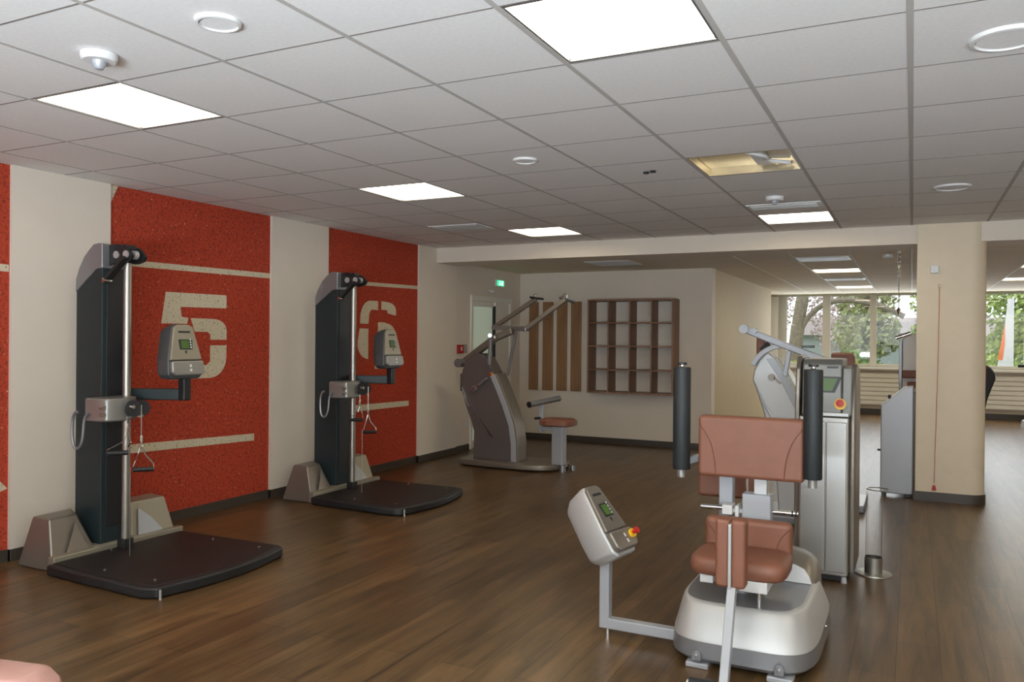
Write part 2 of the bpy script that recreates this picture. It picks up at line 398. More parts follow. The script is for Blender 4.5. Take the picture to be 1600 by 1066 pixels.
decal(m5, 'number_5', [
    [(4.36, 1.772), (4.97, 1.776), (4.97, 1.668), (4.50, 1.662), (4.51, 1.585), (4.575, 1.578), (4.565, 1.53), (4.32, 1.53)],
    [(4.60, 1.577), (4.80, 1.576)]+arc(4.84, 1.48, .134, .095, 90, 0)+[(4.974, 1.406), (4.80, 1.406), (4.80, 1.45), (4.77, 1.47), (4.64, 1.47)],
    [(4.80, 1.36), (4.974, 1.36)]+arc(4.80, 1.26, .172, .165, 0, -90)+[(4.40, 1.095), (4.40, 1.20), (4.76, 1.20), (4.80, 1.23)]])
m6 = mural(6.25, 7.865, 'red running track wall panel with white stencilled number 6')
decal(m6, 'lane_line', [[(6.25, 2.005), (7.865, 2.036), (7.865, 1.998), (6.25, 1.965)]])
decal(m6, 'lower_lane_line', [[(6.33, .745), (7.70, .723), (7.70, .665), (6.33, .675)]])
decal(m6, 'number_6', [
    [(7.10, 1.825)]+arc(6.97, 1.64, .18, .185, 90, 180)+[(6.79, 1.58), (6.93, 1.578), (6.945, 1.69), (6.98, 1.73), (7.10, 1.73)],
    [(7.16, 1.827), (7.25, 1.823)]+arc(7.28, 1.73, .155, .09, 90, 0)+[(7.435, 1.68), (7.28, 1.70), (7.26, 1.735), (7.16, 1.735)],
    [(6.78, 1.53), (6.93, 1.528), (6.93, 1.21)]+arc(6.93, 1.38, .185, .17, 260, 180),
    [(7.10, 1.60), (7.22, 1.60)]+arc(7.25, 1.46, .18, .13, 90, 0)+arc(7.25, 1.24, .18, .14, 0, -90)+[(7.05, 1.10), (7.05, 1.21), (7.22, 1.22), (7.26, 1.26), (7.26, 1.45), (7.22, 1.49), (7.10, 1.49)]])

# ------------------------------------------------------------------ ceiling luminaires and fittings
def luminaire(i, j, z, label, lit=True, group='square ceiling lights'):
    x0, y0 = GX+.6*i, GY+.6*j
    t = thing('ceiling_light', (x0+.3, y0+.3, z), label, 'ceiling light', group)
    b = bmn()
    for a in ((0, .6, 0, .022), (0, .6, .578, .6), (0, .022, .022, .578), (.578, .6, .022, .578)):
        box(b, (x0+a[0]+.004, x0+a[1]-.004) if a[1]-a[0] > .1 else (x0+a[0]+.002, x0+a[1]-.002), (y0+a[2]+.002, y0+a[3]-.002), (z+.002, z+.05))
    if lit:
        obj('frame', b, silver_dark if z > 2.4 else bronze, t, smooth=False)
        b = bmn(); box(b, (x0+.022, x0+.578), (y0+.022, y0+.578), (z+.012, z+.03)); obj('diffuser', b, panel_e, t, smooth=False)
    else:
        obj('frame', b, louver_m, t, smooth=False)
        b = bmn(); box(b, (x0+.022, x0+.578), (y0+.022, y0+.578), (z+.05, z+.06)); obj('reflector', b, louver_m, t, smooth=False)
        b = bmn(); box(b, (x0+.34, x0+.42), (y0+.08, y0+.5), (z+.03, z+.05)); tube(b, smoothpts([(x0+.3, y0+.1, z+.04), (x0+.45, y0+.25, z+.02), (x0+.38, y0+.4, z+.04), (x0+.53, y0+.5, z+.03)]), .012, 8); obj('wiring', b, whitep, t)
    return t
lab = {(-1, 0): 'large lit square ceiling light nearest the left wall, left of the smoke detector', (3, 0): 'lit square ceiling light cut by the top edge of the picture',
       (-1, 4): 'lit square ceiling light above between panels 5 and 6', (-1, 8): 'small lit square ceiling light just before the beam, left one',
       (3, 8): 'lit square ceiling light just before the beam, right one'}
for l in LIT: luminaire(l[0], l[1], HC, lab.get(l, 'added fill panel, an unseen square ceiling light behind or beside the camera'))
luminaire(3, 4, HC, 'open unlit square ceiling light with bare brassy reflector', False)
farlab = {(3, 15): 'lit ceiling light beyond the beam, nearer of the two above the left windows', (3, 21): 'lit ceiling light beyond the beam, closest to the left windows',
          (7, 15): 'lit ceiling light right of the pillar, nearer one', (7, 19): 'lit ceiling light right of the pillar, nearer the windows'}
for l in FARLIT: luminaire(l[0], l[1], HF, farlab.get(l, 'added fill panel in the ceiling beyond the beam, unseen to the right'), group='ceiling lights beyond the beam')
def vent(x0, x1, y0, y1, z, label):
    t = thing('ceiling_vent', ((x0+x1)/2, (y0+y1)/2, z), label, 'ceiling vent', 'ceiling air vents')
    b = bmn(); box(b, (x0, x1), (y0, y1), (z-.006, z+.003)); obj('vent_frame', b, whitep, t, bevel=.002, seg=1)
    b = bmn(); n = max(2, int((y1-y0)/.06))
    for k in range(n):
        y = y0+.03+(y1-y0-.06)*(k+.5)/n; box(b, (x0+.03, x1-.03), (y-.012, y+.012), (z-.012, z-.006))
    obj('louvre', b, silver, t)
vent(-1.20, -.64, 6.56, 6.80, HC, 'white slot vent in front of the right ceiling light')
vent(-4.19, -3.65, 6.60, 6.92, HC, 'white slot vent in the ceiling near panel 6')
vent(-3.60, -3.03, 9.2, 9.75, HF, 'square vent in the low ceiling above the shelf')
vent(-1.20, -.64, 9.6, 10.05, HF, 'silvery louvred vent beyond the beam, before the first light')
vent(-1.20, -.64, 12.9, 13.3, HF, 'louvred vent beyond the beam between the two lights')
def ring_speaker(x, y, r, z, label, mm=tile_m):
    t = thing('ceiling_speaker', (x, y, z), label, 'ceiling speaker', 'round ceiling speakers')
    b = bmn(); lathe(b, [(r*.80, -.002), (r*.84, -.012), (r*.95, -.010), (r, 0), (r, .004), (r*.80, .004)], (x, y, z)); obj('rim', b, rim_m, t)
    b = bmn(); lathe(b, [(0, -.006), (r*.79, -.006), (r*.79, .003), (0, .003)], (x, y, z)); obj('grille', b, mm, t)
ring_speaker(-2.13, 2.02, .078, HC, 'round white ceiling speaker near the top left, right of the smoke detector')
ring_speaker(-2.09, 4.37, .075, HC, 'small round ceiling speaker in the middle of the ceiling')
ring_speaker(.29, 3.31, .125, HC, 'large round ceiling speaker at the top right corner')
ring_speaker(.234, 6.32, .12, HC, 'round ceiling speaker in front of the pillar')
def detector(x, y, r, label):
    t = thing('smoke_detector', (x, y, HC), label, 'smoke detector', 'ceiling detectors')
    b = bmn(); lathe(b, [(0, 0), (r, 0), (r, -.018), (r*.88, -.028), (0, -.028)], (x, y, HC)); obj('housing', b, whitep, t)
    b = bmn(); lathe(b, [(0, -.062), (r*.22, -.058), (r*.36, -.046), (r*.42, -.028), (0, -.028)], (x, y, HC)); obj('sensor_dome', b, light_grey, t)
detector(-2.79, 2.06, .066, 'white domed smoke detector behind the left ceiling light')
detector(-.93, 6.25, .065, 'small domed detector before the right ceiling light')
for k, (x, y) in enumerate([(-1.535, 5.0), (-1.485, 4.98)]):
    b = bmn(); lathe(b, [(0, 0), (.018, 0), (.018, -.01), (0, -.012)], (x, y, HC)); tag(obj('ceiling_socket', b, blackm), ['left', 'right'][k]+' one of two small dark ceiling spots in mid ceiling', 'ceiling fitting', 'dark ceiling spots')
b = bmn(); lathe(b, [(0, 0), (.05, 0), (.05, -.03), (0, -.04)], (-.25, 9.6, HF)); tag(obj('motion_sensor', b, whitep), 'small round sensor on the ceiling beyond the beam', 'sensor')
b = bmn(); zz = HF  # beads and wire stand in for a flash reflection on the beam
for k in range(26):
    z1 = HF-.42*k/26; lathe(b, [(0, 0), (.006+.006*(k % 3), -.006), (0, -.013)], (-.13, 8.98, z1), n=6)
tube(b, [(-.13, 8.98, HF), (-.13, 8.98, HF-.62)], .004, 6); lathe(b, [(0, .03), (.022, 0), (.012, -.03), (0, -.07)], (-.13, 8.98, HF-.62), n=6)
tag(obj('flash_glint_beads', b, chrome), 'flash glint left of the pillar, built as a hanging bead string', 'light glint')

# ------------------------------------------------------------------ wall fittings
t = thing('door_1', (WX, 9.7, 0), '', ''); del t['label']; del t['category']; t['kind'] = 'structure'
b = bmn()
box(b, (WX-.10, WX+.02), (9.12, 9.17), (0, 2.0)); box(b, (WX-.10, WX+.02), (10.24, 10.3), (0, 2.0)); box(b, (WX-.10, WX+.02), (9.17, 10.24), (1.93, 2.0))
box(b, (WX-.06, WX-.01), (9.17, 9.79), (1.86, 1.93)); box(b, (WX-.06, WX-.01), (9.17, 9.79), (0, .1)); obj('frame', b, wframe, t, bevel=.004)
b = bmn(); box(b, (WX-.04, WX-.03), (9.17, 9.79), (.1, 1.86)); m_f = mat('frosted_door_glass', (.60, .70, .56), .5, emit=.22); obj('pane', b, m_f, t, smooth=False)  # pane emission stands in for corridor light behind the glass
b = bmn(); box(b, (WX-.05, WX), (9.79, 9.83), (0, 1.88)); obj('gasket', b, blackm, t)
b = bmn(); box(b, (WX-.06, WX), (9.83, 10.24), (0, 1.93)); obj('side_panel', b, wframe, t, bevel=.004)
b = bmn(); tube(b, [(WX-.03, 9.74, 1.05), (WX+.05, 9.74, 1.05), (WX+.05, 9.62, 1.05)], .01, 8); obj('handle', b, chrome, t)
b = bmn(); box(b, (WX-.6, WX-.55), (9.0, 10.5), (0, 2.3)); struct(obj('wall_behind_door', b, white_wall, smooth=False))
t = thing('exit_sign', (WX, 9.9, 2.16), 'small green lit exit sign above the glazed door', 'exit sign')
b = bmn(); box(b, (WX, WX+.03), (9.80, 10.02), (2.155, 2.245)); obj('housing', b, whitep, t, bevel=.004)
b = bmn(); box(b, (WX+.03, WX+.034), (9.81, 10.01), (2.162, 2.238)); obj('green_panel', b, exit_e, t)
b = bmn(); y, z = 9.88, 2.2   # running figure, arrow and doorway
lathe(b, [(0, 0), (.008, 0), (.008, .002), (0, .002)], (WX+.034, y, z+.024), (1, 0, 0), 10)
prism(b, [(WX+.034, y+a, z+c) for a, c in ((-.008, .014), (.008, .014), (.010, -.006), (.024, -.026), (.016, -.03), (.0, -.012), (-.014, -.03), (-.022, -.026), (-.008, -.006))], (.002, 0, 0))
prism(b, [(WX+.034, y+a, z+c) for a, c in ((.05, -.03), (.095, -.03), (.095, .03), (.05, .03))], (.002, 0, 0))
obj('pictogram', b, exit_w, t)
t = thing('fire_alarm_button', (WX, 8.81, 1.25), 'small red fire alarm call box on the wall left of the door', 'alarm')
b = bmn(); box(b, (WX, WX+.05), (8.74, 8.88), (1.245, 1.355)); obj('housing', b, redp, t, bevel=.008)
b = bmn(); box(b, (WX+.05, WX+.053), (8.80, 8.83), (1.28, 1.33)); obj('push_plate', b, whitep, t)
b = bmn(); box(b, (WX, WX+.012), (8.94, 9.03), (1.25, 1.36)); tag(obj('light_switch', b, light_grey, bevel=.003), 'pale grey switch plate between the red alarm and the door', 'switch')
b = bmn(); box(b, (WX, WX+.010), (9.0, 9.07), (.30, .37)); tag(obj('wall_socket', b, whitep, bevel=.003), 'white socket low on the wall left of the door', 'socket')
b = bmn(); lathe(b, [(0, 0), (.035, 0), (.03, -.02), (0, -.03)], (WX+.06, 9.62, 2.08)); box(b, (WX, WX+.06), (9.60, 9.64), (2.075, 2.085)); tag(obj('emergency_lamp', b, whitep), 'tiny white lamp above the glazed door below the exit sign', 'lamp')
# four vertical boards
xs = [(-4.972, -4.83), (-4.757, -4.60), (-4.538, -4.383), (-4.322, -4.168)]
nm = ['leftmost', 'second', 'third', 'rightmost']
for k, (x0, x1) in enumerate(xs):
    t = thing('coat_board', ((x0+x1)/2, NY-.03, .705), nm[k]+' of the four vertical oak boards on the back wall', 'wall board', 'vertical oak boards')
    b = bmn(); box(b, (x0, x1), (NY-.03, NY), (.705, 1.967)); obj('board', b, slat_wood, t, bevel=.003, seg=1)
    b = bmn(); tube(b, [((x0+x1)/2, NY-.03, 1.72), ((x0+x1)/2, NY-.055, 1.72)], .012, 8); obj('hook', b, slat_wood, t)
# cube shelf
t = thing('wall_shelf', (-3.4, NY-.13, .71), 'walnut cube shelf of four by four empty compartments on the back wall', 'shelf')
X0, X1, Z0, Z1, D = -3.968, -2.778, .712, 1.978, .30
b = bmn(); box(b, (X0, X0+.022), (NY-D, NY), (Z0, Z1)); box(b, (X1-.022, X1), (NY-D, NY), (Z0, Z1)); box(b, (X0+.022, X1-.022), (NY-D, NY), (Z1-.022, Z1)); box(b, (X0+.022, X1-.022), (NY-D, NY), (Z0, Z0+.022)); obj('frame', b, shelf_wood, t, smooth=False)
for k in range(1, 4):
    x = X0+(X1-X0)*k/4; b = bmn(); box(b, (x-.009, x+.009), (NY-D+.003, NY), (Z0+.022, Z1-.022)); obj('upright', b, shelf_wood, t, smooth=False)
    z = Z0+(Z1-Z0)*k/4; b = bmn(); box(b, (X0+.022, X1-.022), (NY-D+.005, NY), (z-.008, z+.008)); obj('shelf_board', b, shelf_wood, t, smooth=False)
# pillar fittings
t = thing('emergency_pull_cord', (.195, 8.22, .12), 'thin red emergency pull cord with red triangle hanging down the pillar', 'pull cord')
b = bmn(); tube(b, smoothpts([(.212, 8.205, 1.95), (.206, 8.205, 1.3), (.196, 8.205, .8), (.183, 8.205, .17)]), .0022, 6); obj('cord', b, redp, t)
b = bmn(); prism(b, [(.165, 8.195, .105), (.201, 8.195, .105), (.192, 8.195, .15), (.174, 8.195, .15)], (0, .02, 0)); obj('triangle_pull', b, redp, t, bevel=.003)
b = bmn(); box(b, (.203, .221), (8.195, 8.22), (1.93, 1.965)); obj('cord_outlet', b, pillar_m, t, bevel=.003)
b = bmn(); box(b, (.135, .205), (8.19, 8.22), (2.06, 2.13)); tag(obj('signal_box', b, whitep, bevel=.006), 'small white square box high on the pillar', 'wall box')

# ------------------------------------------------------------------ radiators under the far windows
def radiator(x0, x1, label):
    t = thing('radiator', ((x0+x1)/2, FY-.1, .15), label, 'radiator', 'long radiators under the windows')
    b = bmn()
    for k in range(7): box(b, (x0, x1), (FY-.13, FY-.09), (.20+k*.088, .20+k*.088+.076))
    box(b, (x0, x1), (FY-.09, FY-.05), (.18, .82)); obj('fins', b, wframe, t, bevel=.008, seg=2)
    b = bmn()
    for x in (x0+.1, x1-.14): box(b, (x, x+.04), (FY-.09, FY-.05), (0, .2))
    obj('feet', b, wframe, t)
radiator(-2.3, .35, 'long white ribbed radiator under the windows left of the pillar')
radiator(.7, 3.4, 'long white ribbed radiator under the windows right of the pillar')
t = thing('spray_bottle', (-1.05, FY-.09, .93), 'yellow green bottle on the window sill', 'bottle')
b = bmn(); lathe(b, [(0, 0), (.075, 0), (.08, .1), (.05, .17), (.02, .2), (.02, .22), (0, .22)], (-1.05, FY-.09, .93), n=20); obj('body', b, mat('lime_plastic', (.42, .50, .05), .3), t)
b = bmn(); box(b, (-1.10, -1.03), (FY-.11, FY-.07), (1.15, 1.19)); tube(b, [(-1.05, FY-.09, 1.14), (-1.05, FY-.09, 1.17)], .02, 10); obj('spray_head', b, whitep, t, bevel=.004)

# ------------------------------------------------------------------ cable column trainers
def cable_trainer(loc, label):
    t = thing('cable_column_trainer', loc, label, 'cable trainer', 'cable column trainers')
    # wedge-shaped feet
    def foot(y0, y1, inner):
        b = bmn()
        o = y0 if inner == y1 else y1
        k = .02 if inner == y1 else -.02
        lo = [(-4.97, o, 0), (-4.63, o, 0), (-4.63, inner, 0), (-4.97, inner, 0)]
        s = 1 if inner == y1 else -1
        hi = [(-4.87, o+s*.03, .31), (-4.72, o+s*.04, .305), (-4.75, inner-s*.09, .30), (-4.87, inner-s*.04, .315)]
        loft(b, [lo, hi]); f = obj('foot_cover', b, beige_panel if s < 0 else bronze, t, bevel=.012)
        b = bmn(); a = o+s*.10; c = inner-s*.07
        prism(b, [(-4.652, a, .08), (-4.652, c, .08), (-4.722, c-s*.05, .26), (-4.68, (a+c)/2-s*.02, .19)], (.006, 0, .002)); obj('inset_panel', b, light_grey if s < 0 else bronze, f, bevel=.003)
    foot(3.13, 3.46, 3.46); foot(3.68, 4.06, 3.68)
    b = bmn(); box(b, (-4.66, -4.60), (3.12, 4.08), (.0, .095)); box(b, (-4.97, -4.62), (3.40, 3.74), (0, .10)); obj('base_ledge', b, beige_panel, t, bevel=.008)
    # deck
    front = [(-3.66, 3.07)]+[(-3.66+.075*math.sin(math.pi*k/10), 3.07+.98*k/10) for k in range(1, 10)]+[(-3.66, 4.05)]
    pl = [(-4.60, 3.07), (-3.74, 3.03)]+front+[(-3.72, 4.09), (-4.60, 4.07)]
    b = bmn(); prism(b, [(x, y, .004) for x, y in pl], (0, 0, .062)); obj('deck_frame', b, blackm, t, bevel=.014)
    pi = [(-4.56+(x+4.56)*.96+.0, 3.56+(y-3.56)*.93) for x, y in pl]; pi = [(max(x, -4.585), y) for x, y in pi]
    b = bmn(); prism(b, [(x, y, .062) for x, y in pi], (0, 0, .008)); obj('deck_mat', b, rubber, t, bevel=.003)
    for x, y in ((-4.2, 3.16), (-3.78, 3.16), (-3.78, 3.96), (-4.2, 3.97), (-4.55, 3.47)):
        b = bmn(); lathe(b, [(0, 0), (.010, 0), (.010, .006), (0, .009)], (x, y, .069), n=12); obj('bolt', b, chrome, t)
    b = bmn(); tube(b, [(-3.645, 3.08, .0), (-3.645, 3.08, .055)], .007, 8); obj('corner_trim', b, silver, t)
    # column
    X0, X1, Y0, Y1 = -4.885, -4.635, 3.455, 3.665
    b = bmn(); prism(b, xz([(X0, .095), (X1, .095), (X1, 1.865), (X1-.05, 1.86), (X0, 1.72)], Y0), (0, Y1-Y0, 0))
    c = obj('column', b, navy, t, bevel=.003)
    b = bmn(); box(b, (X1, X1+.006), (Y0+.03, Y1-.03), (.2, 1.84)); obj('front_cover', b, blackm, c, bevel=.002)
    cap = [(X0-.003, 1.715), (X0+.000, 1.80), (X0+.03, 1.87), (X0+.08, 1.945), (X0+.13, 1.99), (X0+.17, 2.02), (X1-.03, 2.025), (X1+.003, 2.02), (X1+.004, 1.865), (X1-.05, 1.86)]
    b = bmn(); prism(b, xz(cap, Y0-.006), (0, Y1-Y0+.012, 0)); obj('top_cap', b, silver_dark, t, bevel=.006)
    # pulley head
    b = bmn(); hp = [(X1, 1.885), (X1, 2.015), (-4.55, 2.02), (-4.47, 1.99), (-4.42, 1.94), (-4.44, 1.91), (-4.50, 1.895), (-4.56, 1.90)]
    prism(b, xz(hp, 3.50), (0, .02, 0)); prism(b, xz(hp, 3.60), (0, .02, 0)); prism(b, xz([(X1, 1.99), (X1, 2.02), (-4.5, 2.015), (-4.5, 1.985)], 3.52), (0, .08, 0))
    h = obj('pulley_bracket', b, blackm, t, bevel=.004)
    for px, pz in ((-4.47, 1.95), (-4.56, 1.95)):
        b = bmn(); lathe(b, [(0, -.068), (.024, -.068), (.024, -.05), (0, -.05)], (px, 3.56, pz), (0, 1, 0)); lathe(b, [(0, -.015), (.028, -.015), (.028, .015), (0, .015)], (px, 3.56, pz), (0, 1, 0)); obj('pulley_wheel', b, silver, h)
    b = bmn(); bar(b, [(-4.46, 3.49, 1.93), (-4.56, 3.48, 1.84), (-4.62, 3.47, 1.78)], .022, .05, up=(0, 1, 0)); obj('pivot_arm', b, blackm, t, bevel=.004)
    b = bmn(); tube(b, [(-4.61, 3.44, 1.785), (-4.61, 3.50, 1.785)], .014, 12); obj('pivot_bolt', b, chrome, t)
    # guide pole
    b = bmn(); tube(b, [(-4.535, 3.56, .069), (-4.535, 3.56, 1.90)], .026, 20); obj('guide_pole', b, steel, t)
    b = bmn(); box(b, (-4.57, -4.50), (3.525, 3.595), (.07, .13)); obj('pole_clamp', b, blackm, t, bevel=.004)
    # sliding carriage
    b = bmn(); pr = [(-4.625, 3.33), (-4.50, 3.315), (-4.43, 3.335), (-4.41, 3.38), (-4.405, 3.47), (-4.45, 3.56), (-4.49, 3.60), (-4.62, 3.60)]
    prism(b, [(x, y, .90) for x, y in pr], (0, 0, .145)); c = obj('carriage', b, satin, t, bevel=.014)
    b = bmn()
    for z in (.945, .99): tube(b, [(-4.46, 3.318, z), (-4.43, 3.322, z)], .014, 10)
    obj('carriage_screw', b, steel, c)
    for px, py in ((-4.385, 3.49), (-4.40, 3.56)):
        b = bmn(); lathe(b, [(0, -.022), (.050, -.022), (.050, -.012), (.04, 0), (.050, .012), (.050, .022), (0, .022)], (px, py, .975), (1, -.35, 0)); obj('guide_pulley', b, blackm, c)
    b = bmn(); tube(b, [(-4.37, 3.46, .99), (-4.34, 3.46, .99)], .012, 10); tube(b, [(-4.37, 3.52, .93), (-4.34, 3.52, .93)], .012, 10); obj('pulley_bolt', b, chrome, c)
    b = bmn(); tube(b, smoothpts([(-4.56, 3.32, .955), (-4.60, 3.31, .93), (-4.61, 3.31, .78), (-4.64, 3.30, .72), (-4.68, 3.29, .75), (-4.685, 3.29, .90), (-4.66, 3.29, .955), (-4.64, 3.30, .955)]), .009, 8); obj('release_loop', b, silver_dark, t)
    # cables and handles
    def hand(x, y, z0, zt, bx, by, bz, dx, dy):
        b = bmn(); tube(b, [(x, y, z0), (x, y, zt)], .0035, 6); obj('cable', b, steel, t)
        b = bmn(); lathe(b, [(0, .03), (.008, .03), (.010, 0), (.006, -.03), (0, -.03)], (x, y, zt), n=10)
        tube(b, [(x, y, zt-.02), (x+.01, y+.02, zt-.09), (bx+dx/2, by+dy/2, bz+.03), (bx+dx/2, by+dy/2, bz)], .0045, 6); tube(b, [(x, y, zt-.02), (x-.01, y-.012, zt-.08), (bx-dx/2, by-dy/2, bz+.02)], .003, 6); obj('strap', b, chrome, t)
        b = bmn(); tube(b, [(bx-dx/2, by-dy/2, bz), (bx+dx/2, by+dy/2, bz-.003)], .015, 10); obj('hand_grip', b, blackm, t)
    hand(-4.35, 3.42, .93, .86, -4.33, 3.34, .72, .06, .10)
    hand(-4.32, 3.50, 1.0, .78, -4.30, 3.50, .60, .06, .10)
    b = bmn(); tube(b, [(-4.33, 3.43, .62), (-4.33, 3.43, .07)], .002, 6); obj('thin_cable', b, steel, t)
    # display on swing arm
    b = bmn(); bar(b, [(-4.64, 3.64, 1.05), (-4.30, 3.81, 1.05)], .035, .075, up=(0, 0, 1)); obj('display_arm', b, navy, t, bevel=.006)
    b = bmn(); box(b, (-4.325, -4.265), (3.78, 3.84), (1.01, 1.18)); obj('display_post', b, blackm, t, bevel=.01)
    display(t, Vector((-4.28, 3.785, 1.335)), 0, .15, .355, .275, False, 1.25)
    return t
def display(t, c, yaw, tilt, h, w, estop=False, deep=1.0):
    # yaw 0: front faces +x; local frame: n forward, s sideways (image right), u up
    n = Vector((math.cos(yaw)*math.cos(tilt), math.sin(yaw)*math.cos(tilt), math.sin(tilt)))
    s = Vector((-math.sin(yaw), math.cos(yaw), 0)); u = n.cross(s).normalized()
    P = lambda a, b_, d: tuple(c+s*a*w+u*b_*h+n*d)
    fr = [(-.50, -.42), (-.40, -.50), (.40, -.50), (.50, -.42), (.47, -.15), (.30, .42), (.20, .5), (-.20, .5), (-.30, .42), (-.47, -.15)]
    b = bmn(); loft(b, [[P(a*.75, q*.78, -.11*deep) for a, q in fr], [P(a, q*.95, -.075*deep) for a, q in fr], [P(a*1.04, q*1.02, -.02) for a, q in fr], [P(a, q, .005) for a, q in fr]])
    sh = obj('display_shell', b, shell_grey, t, bevel=.01)
    fa = [(-.46, -.17), (.46, -.17), (.28, .44), (.17, .485), (-.17, .485), (-.28, .44)]
    b = bmn(); prism(b, [P(a, q, .004) for a, q in fa], tuple(n*.02)); f1 = obj('display_face', b, beige_panel, t, bevel=.006)
    fb = [(-.46, -.19), (.46, -.19), (.48, -.40), (.38, -.46), (-.38, -.46), (-.48, -.40)]
    b = bmn(); prism(b, [P(a, q, .004) for a, q in fb], tuple(n*.034)); f2 = obj('chin_panel', b, silver if estop else satin, t, bevel=.01)
    b = bmn(); prism(b, [P(a, q, .024) for a, q in ((-.17, .02), (.19, .02), (.21, .21), (-.19, .21))], tuple(n*.003)); obj('display_bezel', b, blackm, f1, bevel=.001)
    b = bmn(); prism(b, [P(a, q, .027) for a, q in ((-.13, .04), (.10, .04), (.10, .19), (-.14, .19))], tuple(n*.001)); obj('screen', b, lcd, f1)
    b = bmn(); prism(b, [P(a, q, .024) for a, q in ((-.17, .33), (.17, .33), (.17, .365), (-.17, .365))], tuple(n*.002)); obj('chip_slot', b, blackm, f1)
    b = bmn()
    for k in range(4): prism(b, [P(a, q+.048*k, .027) for a, q in ((.13, .045), (.17, .045), (.17, .075), (.13, .075))], tuple(n*.001))
    obj('keys', b, whitep, f1)
    b = bmn(); prism(b, [P(a, q, .024) for a, q in ((-.03, -.02), (0, -.06), (.03, -.02), (.02, .0), (-.02, .0))], tuple(n*.002)); obj('button', b, blackm, f1)
    b = bmn()
    for q0 in (-.26, -.34): prism(b, [P(a, q, .038) for a, q in ((.02, q0), (.08, q0), (.08, q0-.05), (.02, q0-.05))], tuple(n*.001))
    obj('logo_mark', b, whitep, f2)
    if estop:
        b = bmn(); lathe(b, [(0, 0), (.022, 0), (.022, .012), (0, .012)], P(.34, -.30, .038), tuple(n), 24); e = obj('emergency_stop', b, yellowp, t)
        b = bmn(); lathe(b, [(0, .012), (.009, .012), (.009, .024), (.016, .028), (.016, .040), (0, .044)], P(.34, -.30, .038), tuple(n), 24); obj('stop_button', b, redp, e)
c5 = cable_trainer((-4.4, 3.57, 0), 'nearer dark cable column trainer with black deck in front of number 5')
dup(c5, (0, 2.35, 0), 'farther dark cable column trainer with black deck in front of number 6')

# ------------------------------------------------------------------ lat pull machine by the back wall
BODY = [(-4.46, .07), (-4.455, .38), (-4.48, .47), (-4.56, .66), (-4.61, .80), (-4.63, .97), (-4.61, 1.08), (-4.56, 1.18), (-4.48, 1.25), (-4.40, 1.27), (-4.31, 1.23), (-4.25, 1.14), (-4.20, 1.04)]
EDGE = [(-4.20, 1.04), (-4.115, .86), (-4.035, .68), (-3.96, .48), (-3.93, .28), (-3.925, .07)]
def pull_body(t, tf, y, th, side_m, edge_m, trim_m, side=None, ed=None):
    side = side or [tf(p) for p in BODY]; ed = ed or [tf(p) for p in EDGE]
    b = bmn(); prism(b, xz(side+ed, y), (0, th, 0)); m = obj('weight_housing', b, side_m, t, bevel=.014)
    # curved front fairing and bright trim strip
    b = bmn(); q = [(x+.006, z) for x, z in ed]; q2 = [(x+.035, z+.004) for x, z in ed]
    prism(b, xz(q+q2[::-1], y-.004), (0, th+.008, 0)); obj('front_fairing', b, edge_m, t, bevel=.006)
    b = bmn(); q = [(x-.05, z-.01) for x, z in ed]; q2 = [(x+.012, z) for x, z in ed]
    prism(b, xz(q+q2[::-1], y-.010), (0, .01, 0)); obj('trim_strip', b, trim_m, t, bevel=.003)
    # pressed swoosh on the side
    a = [tf(p) for p in [(-4.595, .84), (-4.53, .70), (-4.40, .52), (-4.20, .32), (-4.24, .36), (-4.42, .60), (-4.54, .78), (-4.60, .90)]]
    b = bmn(); prism(b, xz(a, y-.008), (0, .01, 0)); obj('side_swoosh', b, side_m, t, bevel=.004)
    a = [tf(p) for p in [(-4.608, .86), (-4.552, .75), (-4.545, .76), (-4.605, .88)]]
    b = bmn(); prism(b, xz(a, y-.012), (0, .008, 0)); a = [tf(p) for p in [(-4.59, .78), (-4.518, .66), (-4.512, .67), (-4.588, .80)]]; prism(b, xz(a, y-.012), (0, .008, 0)); obj('side_vent', b, trim_m, t)
    return m
t = thing('lat_pull_machine', (-4.0, 8.2, 0), 'taupe grey lat pull machine with raised tubular arms and round brown seat by the door', 'exercise machine')
Y = 8.02
pull_body(t, lambda p: p, Y, .22, taupe, bronze, light_grey)
b = bmn(); box(b, (-4.66, -4.61), (Y+.04, Y+.18), (.83, 1.03)); obj('rear_box', b, shell_grey, t, bevel=.008)
b = bmn(); pl = [(-4.58, Y-.10), (-4.1, Y-.16), (-3.66, Y-.15), (-3.50, Y-.08), (-3.42, Y+.06), (-3.40, Y+.28), (-3.46, Y+.44), (-4.5, Y+.44), (-4.62, Y+.36), (-4.64, Y+.02)]
prism(b, [(x, y, .012) for x, y in smoothpts(pl+[pl[0]], 1)[:-1]], (0, 0, .062)); obj('base_plate', b, bronze, t, bevel=.018)
b = bmn(); lathe(b, [(0, 0), (.035, 0), (.03, .07), (0, .08)], (-3.38, Y+.05, .0), n=16); lathe(b, [(0, 0), (.03, 0), (.025, .05), (0, .06)], (-3.33, Y+.22, .0), n=16); obj('foot_pads', b, silver_dark, t)
b = bmn(); lathe(b, [(0, 0), (.02, 0), (.02, .012), (0, .012)], (-4.225, Y-.016, 1.035), (0, -1, 0), 20); e = obj('emergency_stop', b, yellowp, t); b = bmn(); lathe(b, [(0, .012), (.014, .012), (.014, .028), (0, .032)], (-4.225, Y-.016, 1.035), (0, -1, 0), 20); obj('stop_button', b, redp, e)
